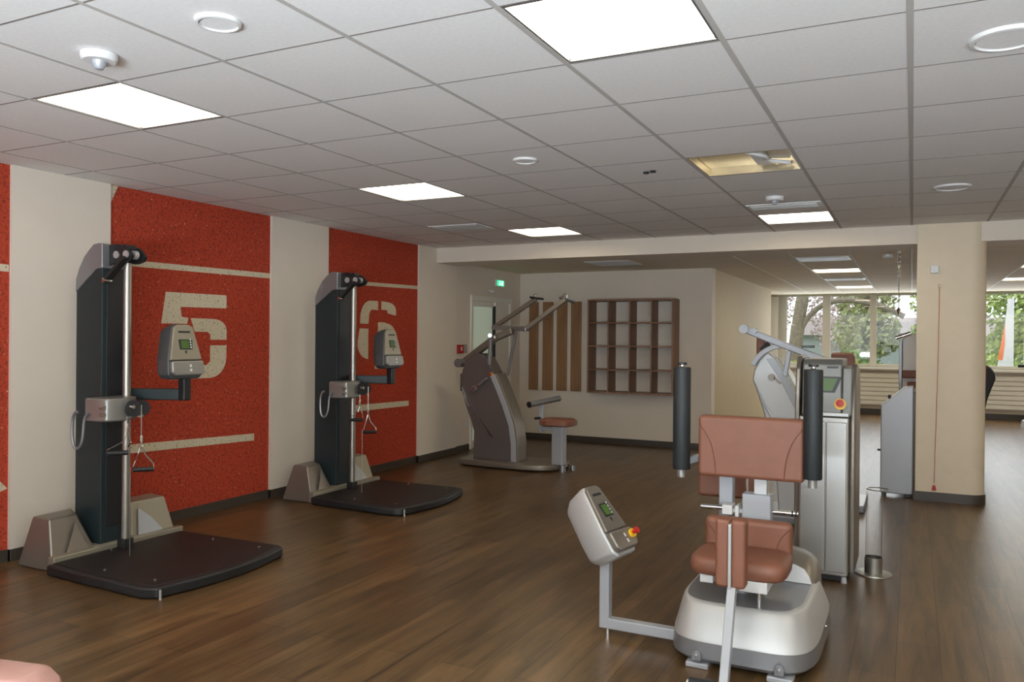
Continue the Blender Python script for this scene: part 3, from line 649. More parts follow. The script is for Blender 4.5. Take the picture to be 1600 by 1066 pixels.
# arms
b = bmn(); bar(b, [(-4.72, Y+.17, 1.13), (-4.52, Y+.16, 1.27), (-4.24, Y+.10, 1.44), (-4.02, Y+.10, 1.53)], .075, .085, up=(0, 1, 0)); obj('main_arm', b, bronze, t, bevel=.012)
b = bmn(); lathe(b, [(0, -.05), (.05, -.05), (.05, .05), (0, .05)], (-4.70, Y+.10, 1.15), (0, 1, 0)); obj('arm_hub', b, silver_dark, t)
b = bmn(); bar(b, [(-4.50, Y+.55, 1.57), (-3.74, Y-.11, 1.545)], .055, .055); obj('cross_arm', b, silver_dark, t, bevel=.01)
for k, pts in enumerate(([(-3.75, Y-.10, 1.548), (-3.53, Y-.10, 1.70), (-3.30, Y-.10, 1.86)], [(-4.48, Y+.53, 1.572), (-4.20, Y+.53, 1.74), (-3.93, Y+.53, 1.905)])):
    b = bmn(); bar(b, pts, .05, .055, up=(0, 1, 0)); a = obj('handle_arm', b, bronze, t, bevel=.01)
    ex, ey, ez = pts[-1]; b = bmn(); tube(b, [(ex-.03, ey-.10, ez+.01), (ex+.04, ey+.10, ez-.0)] if k else [(ex-.06, ey-.03, ez+.02), (ex+.09, ey+.03, ez-.035)], .014, 12); obj('hand_grip', b, blackm, a)
    b = bmn(); lathe(b, [(0, -.01), (.026, -.01), (.03, .02), (.0, .035)], (ex-.01, ey, ez+.025), n=16); obj('joint_cap', b, chrome, a)
b = bmn(); bar(b, [(-3.98, Y+.10, 1.51), (-4.10, Y+.14, 1.02)], .03, .035, up=(0, 1, 0)); obj('push_rod', b, silver_dark, t, bevel=.006)
b = bmn(); bar(b, [(-4.235, Y-.02, 1.44), (-4.25, Y-.02, 1.14)], .03, .045, up=(0, 1, 0)); obj('side_link', b, silver_dark, t, bevel=.006)
b = bmn(); tube(b, [(-4.27, Y+.02, 1.47), (-4.23, Y-.05, 1.47)], .022, 16); tube(b, [(-4.20, Y+.02, 1.46), (-4.17, Y-.05, 1.45)], .014, 16); obj('axle_cap', b, chrome, t)
b = bmn(); bar(b, [(-4.27, Y-.03, .99), (-4.43, Y-.03, .87)], .025, .045, up=(0, 1, 0)); lathe(b, [(0, -.02), (.035, -.02), (.035, .02), (0, .02)], (-4.43, Y-.03, .87), (0, 1, 0)); obj('crank_lever', b, silver_dark, t, bevel=.005)
b = bmn(); tube(b, [(-4.43, Y-.06, .87), (-4.43, Y-.045, .87)], .018, 12); tube(b, [(-4.38, Y-.06, .90), (-4.38, Y-.045, .90)], .014, 12); obj('lever_bolt', b, chrome, t)
# seat
b = bmn(); box(b, (-3.51, -3.38), (Y+.04, Y+.16), (.07, .5)); obj('seat_post', b, light_grey, t, bevel=.01)
b = bmn(); loft(b, [sell(-3.455, Y+.10, .495, .17, .15, 3), sell(-3.455, Y+.10, .505, .195, .175, 3), sell(-3.455, Y+.10, .55, .195, .175, 3), sell(-3.455, Y+.10, .57, .165, .145, 3)]); obj('seat', b, leather, t, bevel=.006)
b = bmn(); bar(b, [(-3.66, Y+.10, .41), (-3.66, Y+.10, .72)], .04, .045); bar(b, [(-3.66, Y+.10, .455), (-3.50, Y+.10, .455)], .04, .045); obj('roller_post', b, light_grey, t, bevel=.006)
b = bmn(); tube(b, [(-3.73, Y-.06, .72), (-3.53, Y+.30, .775)], .032, 20); r_ = obj('knee_roller', b, silver_dark, t)
b = bmn(); tube(b, [(-3.735, Y-.07, .7185), (-3.728, Y-.055, .7205)], .034, 20); obj('roller_cap', b, blackm, r_)
b = bmn(); tube(b, [(-3.66, Y+.10, .565), (-3.70, Y+.02, .565)], .014, 12); obj('adjuster_knob', b, blackm, t)

# ------------------------------------------------------------------ silver pull machine behind the big pad
Y = 6.72
BODY6 = [(-.95, .07), (-.98, .5), (-1.065, .84), (-1.135, 1.06), (-1.16, 1.12), (-1.148, 1.20), (-1.11, 1.28), (-1.065, 1.335), (-1.03, 1.345), (-1.0, 1.30)]
EDGE6 = [(-1.0, 1.30), (-.92, 1.18), (-.84, 1.03), (-.765, .88), (-.68, .62), (-.62, .34), (-.60, .07)]
tf = lambda p: (-1.155+(p[0]+4.63)*.66+(1.12-(p[1]*1.10+.06))*.26, p[1]*1.10+.06)
t = thing('pull_down_machine', (-.85, Y+.15, 0), 'silver pull down machine with sloping arm, behind the big brown chest pad', 'exercise machine')
pull_body(t, tf, Y, .24, silver, beige_panel, light_grey, BODY6, EDGE6)
b = bmn(); box(b, (-1.08, -.42), (Y-.12, Y+.42), (.0, .075)); obj('base_plate', b, silver_dark, t, bevel=.02)
b = bmn(); bar(b, [(-1.215, Y-.05, 1.53), (-.90, Y-.05, 1.40), (-.50, Y-.05, 1.25)], .055, .05, up=(0, 1, 0)); obj('main_arm', b, light_grey, t, bevel=.01)
b = bmn(); lathe(b, [(0, -.05), (.035, -.05), (.035, .05), (0, .05)], (-1.215, Y-.05, 1.53), (0, 1, 0)); lathe(b, [(0, -.035), (.02, -.035), (.02, .035), (0, .035)], (-1.13, Y-.09, 1.515), (0, 1, 0)); obj('arm_hub', b, light_grey, t)
b = bmn(); bar(b, smoothpts([(-.93, Y-.04, 1.40), (-1.02, Y-.04, 1.38), (-1.10, Y-.04, 1.32), (-1.15, Y-.04, 1.24)]), .04, .055, up=(0, 1, 0)); obj('curved_link', b, light_grey, t, bevel=.008)
b = bmn(); bar(b, [(-.87, Y-.05, 1.36), (-.90, Y-.05, 1.16)], .035, .045, up=(0, 1, 0)); obj('push_rod', b, light_grey, t, bevel=.006)
b = bmn(); tube(b, [(-.56, Y-.05, 1.265), (-.43, Y-.05, 1.24)], .016, 12); obj('hand_grip', b, blackm, t)
b = bmn(); box(b, (-1.14, -1.07), (Y+.05, Y+.15), (1.32, 1.47)); obj('rear_pad', b, leather, t, bevel=.015)
b = bmn(); tube(b, [(-1.09, Y-.01, 1.36), (-1.03, Y-.01, 1.42)], .02, 10); obj('spring', b, blackm, t)
b = bmn(); box(b, (-.78, -.68), (Y-.07, Y+.02), (1.385, 1.405)); obj('arm_stop', b, shell_grey, t, bevel=.005)
# emblem on the side panel
b = bmn(); yy = Y-.012
lathe(b, [(.024, 0), (.029, 0), (.029, .004), (.024, .004)], (-1.01, yy, 1.145), (0, 1, 0), 24)
prism(b, xz([(-.995, 1.14), (-.985, 1.15), (-.93, 1.10), (-.945, 1.09), (-.97, 1.11)], yy), (0, .006, 0)); obj('side_emblem', b, bronze, t)
Y2 = 7.45
t = thing('leg_machine', (-.55, Y2, 0), 'machine with brown stepped backrest peeking over the display tower', 'exercise machine')
b = bmn(); prism(b, xz([(-.63, 1.34), (-.46, 1.34), (-.44, 1.30), (-.44, .95), (-.52, .95), (-.52, 1.20), (-.58, 1.24), (-.63, 1.27)], Y2), (0, .14, 0)); obj('backrest', b, leather, t, bevel=.02)
b = bmn(); box(b, (-.52, -.45), (Y2+.14, Y2+.2), (.06, 1.2)); obj('post', b, silver_dark, t, bevel=.008)
b = bmn(); box(b, (-.75, -.35), (Y2-.1, Y2+.5), (0, .06)); obj('base_plate', b, silver_dark, t, bevel=.012)

# ------------------------------------------------------------------ display tower
t = thing('display_tower', (-.47, 5.4, 0), 'tall silver control tower with green display and red yellow stop button', 'control tower')
b = bmn(); box(b, (-.615, -.335), (5.17, 5.62), (.035, .985)); obj('housing', b, brushed, t, bevel=.012)
b = bmn(); box(b, (-.605, -.463), (5.160, 5.172), (.06, .955)); box(b, (-.459, -.345), (5.160, 5.172), (.06, .955)); obj('front_panel', b, brushed, t, bevel=.006)
b = bmn(); box(b, (-.60, -.36), (5.19, 5.6), (.008, .04)); obj('plinth', b, blackm, t)
for x, y in ((-.355, 5.185), (-.355, 5.60), (-.60, 5.60)):
    b = bmn(); lathe(b, [(0, 0), (.018, 0), (.014, .035), (0, .035)], (x, y, 0), n=16); obj('levelling_foot', b, light_grey, t)
b = bmn()
pr = [(5.25, .04), (5.235, .60), (5.24, .98), (5.28, 1.13), (5.33, 1.24), (5.42, 1.30), (5.60, 1.28), (5.68, 1.1), (5.70, .6), (5.70, .04)]
prism(b, [(-.335, y, z) for y, z in pr], (.035, 0, 0)); obj('side_shell', b, bronze, t, bevel=.016)
b = bmn(); prism(b, [(-.645, y, z) for y, z in [(5.22, .5), (5.21, 1.05), (5.25, 1.27), (5.32, 1.345), (5.60, 1.35), (5.66, 1.0), (5.66, .04), (5.22, .04)]], (.03, 0, 0)); obj('left_shell', b, bronze, t, bevel=.010)
b = bmn(); prism(b, [(-.60, y, z) for y, z in [(5.165, 1.005), (5.20, 1.30), (5.24, 1.33), (5.60, 1.33), (5.62, .985), (5.18, .985)]], (.225, 0, 0)); hd = obj('display_head', b, graphite, t, bevel=.012)
b = bmn(); prism(b, [(-.375, y, z) for y, z in [(5.17, 1.0), (5.215, 1.28), (5.30, 1.29), (5.45, 1.22), (5.45, .985), (5.18, .985)]], (.055, 0, 0)); obj('head_cheek', b, graphite, hd, bevel=.012)
def tw(x, z, d=0):   # point on the slightly leaning head front
    return (x, 5.165+(z-1.005)*.119-d, z)
b = bmn(); prism(b, [tw(-.50, 1.13), tw(-.415, 1.13), tw(-.375, 1.225), tw(-.50, 1.225)], (0, -.006, .0)); obj('display_bezel', b, blackm, hd, bevel=.001)
b = bmn(); prism(b, [tw(-.49, 1.14, .006), tw(-.43, 1.14, .006), tw(-.40, 1.215, .006), tw(-.49, 1.215, .006)], (0, -.001, 0)); obj('screen', b, lcd, hd)
b = bmn(); prism(b, [tw(-.46, 1.275), tw(-.40, 1.275), tw(-.395, 1.287), tw(-.46, 1.287)], (0, -.004, 0)); obj('chip_slot', b, blackm, hd)
b = bmn(); prism(b, [tw(-.58, .99), tw(-.335, .99), tw(-.335, 1.012), tw(-.58, 1.012)], (0, -.012, 0)); obj('chin_bar', b, silver, hd, bevel=.003)
b = bmn(); lathe(b, [(0, 0), (.033, 0), (.033, .012), (0, .012)], tw(-.383, 1.063, -.002), (0, -1, .1), 28); e = obj('emergency_stop', b, yellowp, t)
b = bmn(); lathe(b, [(0, .012), (.012, .012), (.012, .02), (.022, .024), (.022, .036), (0, .040)], tw(-.383, 1.068, -.002), (0, -1, .1), 28); obj('stop_button', b, redp, e)

# ------------------------------------------------------------------ umbrella tube stand
t = thing('umbrella_stand', (-.205, 5.48, 0), 'clear tube stand with steel foot and wire ring beside the display tower', 'umbrella stand')
b = bmn(); lathe(b, [(0, 0), (.108, 0), (.106, .006), (.05, .010), (0, .010)], (-.205, 5.48, 0), n=40); obj('foot_disc', b, steel, t)
b = bmn(); lathe(b, [(.0, .01), (.052, .01), (.052, .105), (.049, .105), (.049, .02), (0, .02)], (-.205, 5.48, 0), n=32); obj('steel_cup', b, steel, t)
b = bmn(); lathe(b, [(.0475, .021), (.0475, .50), (.0455, .50), (.0455, .021)], (-.205, 5.48, 0), n=32); obj('clear_tube', b, tube_g, t)
b = bmn(); ring = [(-.185+.062*math.cos(a), 5.48+.062*math.sin(a), .525) for a in [2*math.pi*k/32 for k in range(33)]]; tube(b, ring, .0035, 6)
tube(b, [(-.245, 5.465, .525), (-.252, 5.465, .09)], .0012, 6); tube(b, [(-.157, 5.50, .525), (-.162, 5.50, .09)], .002, 6); obj('wire_frame', b, steel, t)

# ------------------------------------------------------------------ front machine with rollers and chest pad
t = thing('hip_trainer', (-.68, 4.0, 0), 'silver based training machine in front with brown pads and two upright black rollers', 'exercise machine')
cx, cy = -.672, 4.03
b = bmn(); loft(b, [sell(cx, cy, .028, .305, .485, 4.6), sell(cx, cy, .045, .322, .50, 4.6), sell(cx, cy, .115, .318, .495, 4.6)]); obj('skirt', b, silver_dark, t)
b = bmn(); loft(b, [sell(cx, cy, .1155, .3175, .4945, 4.6), sell(cx-.001, cy, .125, .316, .492, 4.6), sell(cx-.004, cy+.004, .18, .300, .463, 4.6), sell(cx-.009, cy+.008, .235, .284, .434, 4.6), sell(cx-.011, cy+.01, .252, .277, .424, 4.6), sell(cx-.012, cy+.01, .262, .268, .413, 4.6), sell(cx-.012, cy+.01, .264, .258, .40, 4.6)]); obj('base_shell', b, silver, t, ang=60)
b = bmn(); loft(b, [sell(cx-.012, cy+.01, .262, .262, .406, 4.6), sell(cx-.012, cy+.01, .2655, .258, .402, 4.6)]); obj('top_plate', b, silver_dark, t)
for k, (x0, x1) in enumerate([(-.885, -.785), (-.54, -.435)]):
    b = bmn(); box(b, (x0, x1), (3.525, 3.62), (0, .024)); br = obj('foot_bracket', b, light_grey, t, bevel=.006)
    xm = (x0+x1)/2; b = bmn(); prism(b, [(xm+.02*math.cos(a), 3.530, .06+.02*math.sin(a)) for a in [math.pi*k2/8 for k2 in range(9)]]+[(xm-.02, 3.530, .035), (xm+.02, 3.530, .035)], (0, -.012, 0)); obj('bracket_tab', b, silver_dark, br, bevel=.002)
    b = bmn(); lathe(b, [(0, 0), (.007, 0), (.007, .006), (0, .008)], (xm, 3.518, .06), (0, -1, 0), 12); obj('bolt', b, chrome, br)
b = bmn(); lathe(b, [(0, 0), (.006, 0), (.006, .006), (0, .008)], (-.352, 4.02, .11), (1, 0, 0), 12); obj('side_bolt', b, chrome, t)
# rear hood
rings = []
for y, hh, w in ((4.13, .30, .268), (4.2, .35, .272), (4.3, .385, .275), (4.42, .375, .27), (4.50, .29, .255), (4.515, .24, .24)):
    r = [(cx-.005-w, y, .20)]
    for k in range(13):
        a = math.pi-math.pi*k/12; r.append((cx-.005+w*math.copysign(abs(math.cos(a))**.55, math.cos(a)), y, .20+(hh-.20)*abs(math.sin(a))**.6))
    r.append((cx-.005+w, y, .20)); rings.append(r)
b = bmn(); loft(b, rings); obj('rear_hood', b, bronze, t, ang=50)
b = bmn(); prism(b, xz([(-.56, .268), (-.425, .268), (-.435, .30), (-.46, .335), (-.50, .352), (-.56, .355)], 4.125), (0, -.01, 0)); obj('hood_liner', b, whitep, t)
# seat
def cushion(name, cx, cy, z0, z1, a, bb, parent, e=4, m=leather):
    b = bmn(); h = z1-z0
    loft(b, [sell(cx, cy, z0, a*.93, bb*.93, e), sell(cx, cy, z0+h*.15, a*.99, bb*.99, e), sell(cx, cy, z0+h*.5, a, bb, e), sell(cx, cy, z0+h*.82, a*.985, bb*.98, e), sell(cx, cy, z1, a*.88, bb*.86, e)]); return obj(name, b, m, parent, ang=60)
s = cushion('seat', -.70, 3.82, .375, .455, .215, .17, t, 5)
b = bmn(); box(b, (-.86, -.80), (3.68, 3.86), (.335, .38)); box(b, (-.68, -.56), (3.655, 3.86), (.325, .375)); box(b, (-.80, -.62), (3.72, 3.92), (.345, .378)); obj('seat_frame', b, whitep, t, bevel=.005)
b = bmn(); tube(b, [(-.60, 3.70, .26), (-.60, 3.70, .34)], .010, 12); obj('locking_pin', b, chrome, t); b = bmn(); tube(b, [(-.70, 3.86, .262), (-.70, 3.86, .35)], .035, 20); obj('seat_pillar', b, silver_dark, t)
def pad(name, x0, x1, y, th, z0, z1, parent, seams=True, m=leather, r=.02):
    b = bmn(); box(b, (x0, x1), (y-th/2, y+th/2), (z0, z1)); p = obj(name, b, m, parent, bevel=r, seg=5)
    w, h = x1-x0, z1-z0
    if seams:
        for sg in (-1, 1):
            xm = (x0+x1)/2
            pts = smoothpts([(xm+sg*w*.485, y-th/2-.0005, z0+h*.86), (xm+sg*w*.38, y-th/2-.0005, z0+h*.60), (xm+sg*w*.335, y-th/2-.0005, z0+h*.32), (xm+sg*w*.32, y-th/2-.0005, z0+h*.03)], 2)
            b = bmn(); tube(b, pts, .0022, 6); obj('seam', b, seam_m, p)
    return p
bk = pad('seat_back', -.905, -.50, 4.00, .075, .40, .578, t, True, leather, .028)
b = bmn(); box(b, (-.74, -.64), (3.90, 4.06), (.35, .42)); obj('back_bracket', b, light_grey, t, bevel=.006)
# upright carrying the chest pad
b = bmn(); box(b, (-.742, -.607), (4.045, 4.13), (.555, .688)); obj('height_block', b, light_grey, t, bevel=.005)
b = bmn(); box(b, (-.69, -.63), (4.07, 4.11), (.26, .95)); obj('inner_post', b, whitep, t, bevel=.004)
for x in (-.724, -.622):
    b = bmn(); tube(b, [(x, 4.08, .685), (x, 4.08, .90)], .0055, 10); obj('guide_rod', b, chrome, t)
b = bmn(); box(b, (-.875, -.805), (4.14, 4.20), (.26, .92)); obj('rear_post', b, light_grey, t, bevel=.006)
b = bmn(); box(b, (-.84, -.79), (4.05, 4.14), (.575, .622)); box(b, (-.775, -.757), (4.04, 4.13), (.56, .625)); box(b, (-.79, -.742), (4.07, 4.11), (.585, .605)); obj('clamp', b, whitep, t, bevel=.004)
b = bmn(); tube(b, [(-.952, 4.09, .598), (-.84, 4.09, .600)], .0125, 16); obj('left_handlebar', b, chrome, t)
b = bmn(); tube(b, [(-.607, 4.09, .602), (-.485, 4.09, .605)], .0105, 16); g = obj('right_handlebar', b, chrome, t)
b = bmn()
for x in (-.515, -.498): tube(b, [(x, 4.09, .6035), (x+.007, 4.09, .6035)], .013, 16)
obj('rubber_ring', b, blackm, g)
pad('chest_pad', -.938, -.445, 3.99, .085, .775, 1.07, t, True)
b = bmn(); box(b, (-1.05, -.74), (4.42, 4.54), (.585, .705)); obj('rear_pad', b, leather, t, bevel=.02)
b = bmn(); box(b, (-.94, -.52), (4.10, 4.14), (.90, .95)); box(b, (-.87, -.81), (4.19, 4.43), (.74, .78)); obj('pad_carrier', b, light_grey, t, bevel=.006)
for x, zt, zb in ((-1.019, 1.302, .80), (-.408, 1.306, .80)):
    b = bmn(); lathe(b, [(0, zb), (.040, zb), (.0425, zb+.006), (.0425, zt-.006), (.040, zt), (0, zt)], (x, 3.95, 0), n=32); r_ = obj('foam_roller', b, foam, t)
    b = bmn(); tube(b, [(x, 3.95, zb-.04), (x, 3.95, zb)], .020, 20); obj('steel_tip', b, satin, r_)
    b = bmn(); lathe(b, [(0, zt), (.010, zt), (.012, zt+.012), (.010, zt+.02), (0, zt+.02)], (x, 3.95, 0), n=20); obj('cap_stem', b, chrome, r_)
    b = bmn(); lathe(b, [(0, zt+.012), (.022, zt+.012), (.023, zt+.018), (.021, zt+.024), (0, zt+.024)], (x, 3.95, 0), n=24); obj('end_cap', b, blackm, r_)
for sg, x in ((1, -1.0), (-1, -.43)):
    b = bmn(); bar(b, [(x-sg*.01, 3.965, .835), (x+sg*.05, 4.05, .85), (x+sg*.14, 4.12, .90)], .03, .035); obj('roller_arm', b, light_grey, t, bevel=.006)
# knee pads on the swinging beam
for x0, x1 in ((-.742, -.684), (-.676, -.616)):
    b = bmn(); box(b, (x0, x1), (3.44, 3.52), (.395, .683)); obj('knee_pad', b, leather, t, bevel=.016, seg=4)
b = bmn(); box(b, (-.687, -.673), (3.436, 3.50), (.385, .665)); obj('pad_rail', b, silver, t, bevel=.003)
b = bmn(); box(b, (-.69, -.67), (3.50, 3.66), (.34, .37)); box(b, (-.69, -.67), (3.455, 3.51), (.345, .41)); obj('beam_link', b, silver_dark, t, bevel=.003)
b = bmn(); bar(b, [(-.672, 3.46, .39), (-.655, 3.22, .06)], .036, .04, up=(0, -1, 0)); obj('swing_beam', b, light_grey, t, bevel=.004)
b = bmn(); tube(b, [(-.79, 3.22, .055), (-.62, 3.22, .055)], .03, 20); r_ = obj('ankle_roller', b, foam, t)
b = bmn(); tube(b, [(-.80, 3.22, .055), (-.79, 3.22, .055)], .018, 16); obj('end_cap', b, whitep, r_)
# display stalk
b = bmn(); bar(b, [(-.96, 3.72, .065), (-1.325, 3.72, .065), (-1.325, 3.72, .40)], .05, .05, up=(0, 1, 0)); obj('display_stalk', b, light_grey, t, bevel=.005)
b = bmn(); lathe(b, [(0, 0), (.014, 0), (.012, .045), (0, .045)], (-1.31, 3.71, 0), n=14); obj('stalk_foot', b, chrome, t)
_shell, _beige = shell_grey, beige_panel
_silver = silver
shell_grey, beige_panel, silver = silver, bronze, bronze
display(t, Vector((-1.315, 3.70, .565)), -.20, .66, .365, .20, True, 1.45)
shell_grey, beige_panel, silver = _shell, _beige, _silver

# ------------------------------------------------------------------ machine half hidden by the pillar, and one at the right edge
t = thing('rowing_machine', (-.12, 8.5, 0), 'grey slab sided machine with sloping top standing left of the pillar', 'exercise machine')
b = bmn(); prism(b, [(-.262, 8.28, .03), (-.262, 8.28, .845), (-.235, 8.28, .865), (-.07, 8.28, 1.015), (.012, 8.28, 1.035), (.012, 8.28, .03)], (0, .16, 0)); obj('side_shield', b, light_grey, t, bevel=.012)
b = bmn(); box(b, (-.25, -.21), (8.3, 8.42), (0, .035)); box(b, (-.06, .0), (8.3, 8.42), (0, .035)); obj('feet', b, blackm, t, bevel=.004)
for p in ((-.19, 8.36, .905), ):
    b = bmn(); tube(b, [p, (p[0], p[1], p[2]+.035)], .013, 12); obj('knob', b, blackm, t)
b = bmn(); tube(b, [(-.262, 8.36, .42), (-.29, 8.36, .42)], .01, 10); obj('side_knob', b, blackm, t)
t = thing('chest_press_machine', (-.02, 9.6, 0), 'pale upright machine with brown pads behind the grey slab, left of the pillar', 'exercise machine')
b = bmn(); prism(b, [(-.10, 9.5, .9), (-.10, 9.5, 1.47), (-.03, 9.5, 1.53), (.06, 9.5, 1.53), (.06, 9.5, .9)], (0, .2, 0)); obj('upright_cover', b, whitep, t, bevel=.015)
b = bmn(); box(b, (-.13, -.10), (9.48, 9.52), (.0, 1.45)); obj('post', b, silver_dark, t, bevel=.004)
b = bmn(); tube(b, [(-.16, 9.46, 1.48), (-.02, 9.46, 1.53)], .022, 14); obj('top_bar', b, chrome, t)
b = bmn(); box(b, (-.10, .06), (9.40, 9.5), (1.06, 1.14)); box(b, (-.05, .06), (9.40, 9.5), (.96, 1.02)); obj('brown_pads', b, leather, t, bevel=.015)
b = bmn(); box(b, (-.14, .3), (9.35, 9.9), (0, .06)); box(b, (-.10, .06), (9.5, 9.7), (.06, .9)); obj('base_plate', b, silver_dark, t, bevel=.01)
t = thing('arm_ergometer', (1.9, 16.3, 0), 'silver machine with black handle cut off by the right edge', 'exercise machine')
yy = 16.2
b = bmn(); loft(b, [sell(1.93, yy, .0, .27, .2, 3), sell(1.93, yy, .12, .25, .18, 3), sell(1.97, yy, .17, .18, .14, 3)]); obj('base_shell', b, silver, t)
b = bmn(); bar(b, [(1.95, yy, .15), (1.92, yy, .75), (1.93, yy, 1.1)], .12, .16, up=(0, 1, 0)); obj('post', b, silver_dark, t, bevel=.02)
b = bmn(); box(b, (1.86, 2.2), (yy-.1, yy+.1), (.95, 1.22)); obj('crank_housing', b, silver, t, bevel=.04)
b = bmn(); tube(b, [(1.60, yy-.12, 1.05), (1.86, yy-.12, 1.05)], .025, 12); tube(b, [(1.75, yy-.12, 1.05), (1.75, yy-.12, 1.18)], .03, 12); obj('handle', b, blackm, t)
b = bmn(); tube(b, [(1.79, yy-.13, 1.03), (1.79, yy-.13, 1.17)], .02, 12); obj('chrome_crank', b, chrome, t)
t = thing('training_bench', (.86, 12.1, 0), 'black rounded backrest with red edge just right of the pillar', 'exercise machine')
b = bmn(); loft(b, [[(.70, yv, .55), (.84, yv, .55), (.865, yv, .70), (.91, yv, .84), (.955, yv, .97), (.95, yv, 1.05), (.90, yv, 1.12), (.85, yv, 1.15), (.70, yv, 1.15)] for yv in (12.0, 12.12)]); obj('backrest', b, foam, t, bevel=.03)
b = bmn(); prism(b, [(.79, 11.99, .62), (.835, 11.99, .62), (.85, 11.99, 1.14), (.79, 11.99, 1.14)], (0, .01, 0)); obj('red_piping', b, redp, t)
b = bmn(); box(b, (.70, .78), (12.02, 12.1), (.05, .6)); box(b, (.5, .83), (11.9, 12.4), (0, .05)); obj('stand', b, silver_dark, t, bevel=.01)

# ------------------------------------------------------------------ upholstered headrest in the near left corner
t = thing('bench_backrest', (-1.66, 1.05, 0), 'pale pinkish brown padded backrest cut off at the bottom left corner', 'exercise machine')
th = math.radians(20); Rz = Matrix.Rotation(th, 3, 'Z')
b = bmn()
pr = [(-.15, -.24), (.15, -.24), (.165, -.15), (.155, .03), (.125, .055), (-.10, .07), (-.14, .05), (-.165, -.12)]
loft(b, [[tuple(Rz @ Vector((x*k, d, z*k))+Vector((-1.68, .985, .705))) for x, z in pr] for d, k in ((-.05, .93), (-.035, 1), (.03, 1), (.045, .93))])
obj('back_pad', b, pink_leather, t, bevel=.018, seg=4)
b = bmn(); bar(b, [(-1.72, 1.05, .04), (-1.72, 1.05, .5), (-1.71, 1.04, .62)], .06, .05); obj('post', b, silver_dark, t, bevel=.006)
b = bmn(); box(b, (-1.92, -1.52), (.87, 1.27), (0, .045)); obj('base_plate', b, silver, t, bevel=.01)

# ------------------------------------------------------------------ outdoors
grass_m = mat('lawn', (.10, .17, .04), .9, var=.3, vscale=1.5)
bark_m = mat('bark', (.20, .17, .12), .9, bump=.6, bscale=30, var=.25, vscale=12)
leafA = mat('spring_leaf', (.42, .52, .16), .6, var=.3, vscale=2)
leafB = mat('olive_leaf', (.36, .39, .17), .6, var=.3, vscale=2)
leafC = mat('deep_green_leaf', (.20, .31, .09), .6, var=.3, vscale=2)
blossom = mat('pale_blossom', (.62, .50, .48), .7, var=.15, vscale=3)
b = bmn(); box(b, (-30, 40), (FY+T+.02, 70), (-.6, -.5)); tag(obj('lawn', b, grass_m, smooth=False), 'green lawn outside the windows', 'lawn')
SC_LEAF = random.Random(3)
def leaves(bm, c, r, n, s):
    R = SC_LEAF
    for _ in range(n):
        while True:
            d = Vector((R.uniform(-1, 1), R.uniform(-1, 1), R.uniform(-1, 1)))
            if d.length < 1: break
        p = Vector(c)+Vector((d.x*r[0], d.y*r[1], d.z*r[2]))
        a = Vector((R.gauss(0, 1), R.gauss(0, 1), R.gauss(0, 1))).normalized(); q = a.orthogonal().normalized(); w = s*R.uniform(.6, 1.3)
        e = a.cross(q)
        bm.faces.new([bm.verts.new(p+q*w), bm.verts.new(p+e*w*.6), bm.verts.new(p-q*w), bm.verts.new(p-e*w*.6)])
def tree(x, y, r, h, lean, clumps, leaf, label, nleaf=900, s=.09, name='tree', branches=()):
    t = thing(name, (x, y, -.5), label, 'tree' if name == 'tree' else 'shrub', None)
    b = bmn()
    pts = smoothpts([(x, y, -.5), (x+lean*.2, y, h*.3), (x+lean*.5, y, h*.6), (x+lean, y, h)], 1)
    for i in range(len(pts)-1): tube(b, [pts[i], pts[i+1]], r*(1-.5*i/len(pts)), 10)
    for br in branches: tube(b, smoothpts(br), r*.35, 8)
    obj('trunk', b, bark_m, t)
    if clumps:
        b = bmn()
        for c, rr in clumps: leaves(b, c, rr, nleaf, s)
        o = obj('foliage', b, leaf, t, smooth=False)
    return t
tree(-3.05, 23.5, .21, 5, .75, [((-2.6, 24, 4.4), (1.2, .6, .7))], leafB, 'thick bare tree trunk with arching branch outside the left window', 260, .06,
     branches=[[(-2.85, 23.5, 1.6), (-2.5, 23.4, 2.25), (-1.9, 23.3, 2.58), (-1.0, 23.3, 2.5), (-.2, 23.3, 2.1)], [(-2.7, 23.5, 3), (-3.4, 23.6, 4), (-3.6, 23.6, 5)]])
tree(-1.25, 26, .16, 4.4, .1, [((-1.25, 26, 3.3), (1.0, .7, 1.5)), ((-1.2, 26, 1.7), (.95, .6, .8))], leafB, 'leafy olive green tree behind the middle window', 2600, .07)
tree(.75, 26, .14, 4.4, .1, [((.75, 26, 3.2), (.95, .7, 1.5)), ((.75, 26, 1.5), (.9, .6, .8))], leafA, 'bright green tree outside the third window', 2400, .07)
tree(2.95, 27.5, .2, 5, .1, [((2.95, 27.5, 2.8), (1.2, .9, 1.6)), ((2.95, 27.5, 1.1), (1.2, .9, 1.0))], leafA, 'bright green leafy tree outside the window right of the pillar', 3000, .09)
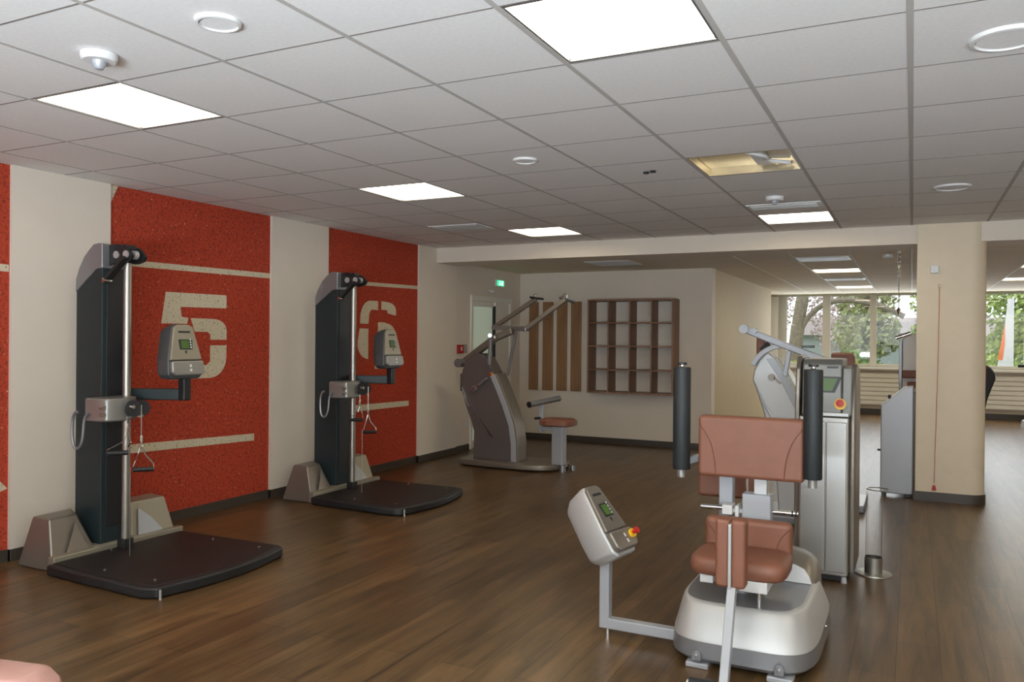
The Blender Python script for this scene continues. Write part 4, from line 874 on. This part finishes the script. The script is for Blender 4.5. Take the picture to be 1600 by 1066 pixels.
tree(-5.2, 31, .2, 6, 0, [((-5.2, 31, 2.8), (1.4, .9, 1.6))], blossom, 'tree with pale pinkish blossom far behind the left window', 2400, .08)
tree(-2.2, 31.5, .2, 6, 0, [((-2.2, 31.5, 2.6), (1.4, .9, 1.7))], blossom, 'blossoming tree far behind, right of the thick trunk', 2000, .08)
tree(5.6, 29, .2, 5, 0, [((5.6, 29, 2.4), (1.3, 1, 1.9))], leafC, 'deep green tree beyond the right edge windows', 2400, .09)
shr = [(-2.75, 22.2, .75, leafA, 'bright green shrub under the left window'), (-1.3, 22.6, .95, leafC, 'dark green shrub outside the middle window'), (.3, 22.6, .85, leafC, 'dark green shrub outside the third window'), (1.95, 23.4, .9, leafA, 'bright shrub outside the window right of the pillar'), (3.7, 23.4, .9, leafC, 'dark shrub at the right edge outside')]
for x, y, h, lf, lb in shr:
    tree(x, y, .04, h, 0, [((x, y, h*.55), (.72, .5, h*.75))], lf, lb, 1800, .06, 'shrub')
t = thing('house', (2.4, 39, -.5), 'pale house wall seen through the trees', 'building')
b = bmn(); box(b, (-4.2, 9), (36, 42), (-.5, 1.7)); obj('wall', b, mat('pale_render', (.40, .45, .44), .8), t, smooth=False)
b = bmn(); prism(b, [(-4.5, 35.7, 1.7), (-4.5, 42.3, 1.7), (-4.5, 39, 2.5)], (13.8, 0, 0)); obj('roof', b, mat('roof_tile', (.3, .26, .24), .8), t)
t = thing('banner_flag', (2.0, 21.5, -.5), 'white and orange banner on a pole outside, right of the pillar', 'banner')
b = bmn(); prism(b, [(1.70, 21.5, .7), (2.02, 21.5, .7), (2.02, 21.5, 2.45), (1.93, 21.5, 2.45), (1.86, 21.5, 1.6)], (0, .02, 0)); obj('banner_cloth', b, whitep, t)
b = bmn(); prism(b, [(1.74, 21.49, 1.05), (1.84, 21.49, 1.05), (1.88, 21.49, 1.4), (1.88, 21.49, 1.9), (1.80, 21.49, 1.4)], (0, .008, 0)); obj('orange_print', b, mat('orange_print', (.85, .20, .06), .6), t)
b = bmn(); tube(b, [(2.035, 21.51, -.5), (2.035, 21.51, 2.5)], .02, 8); obj('pole', b, whitep, t)
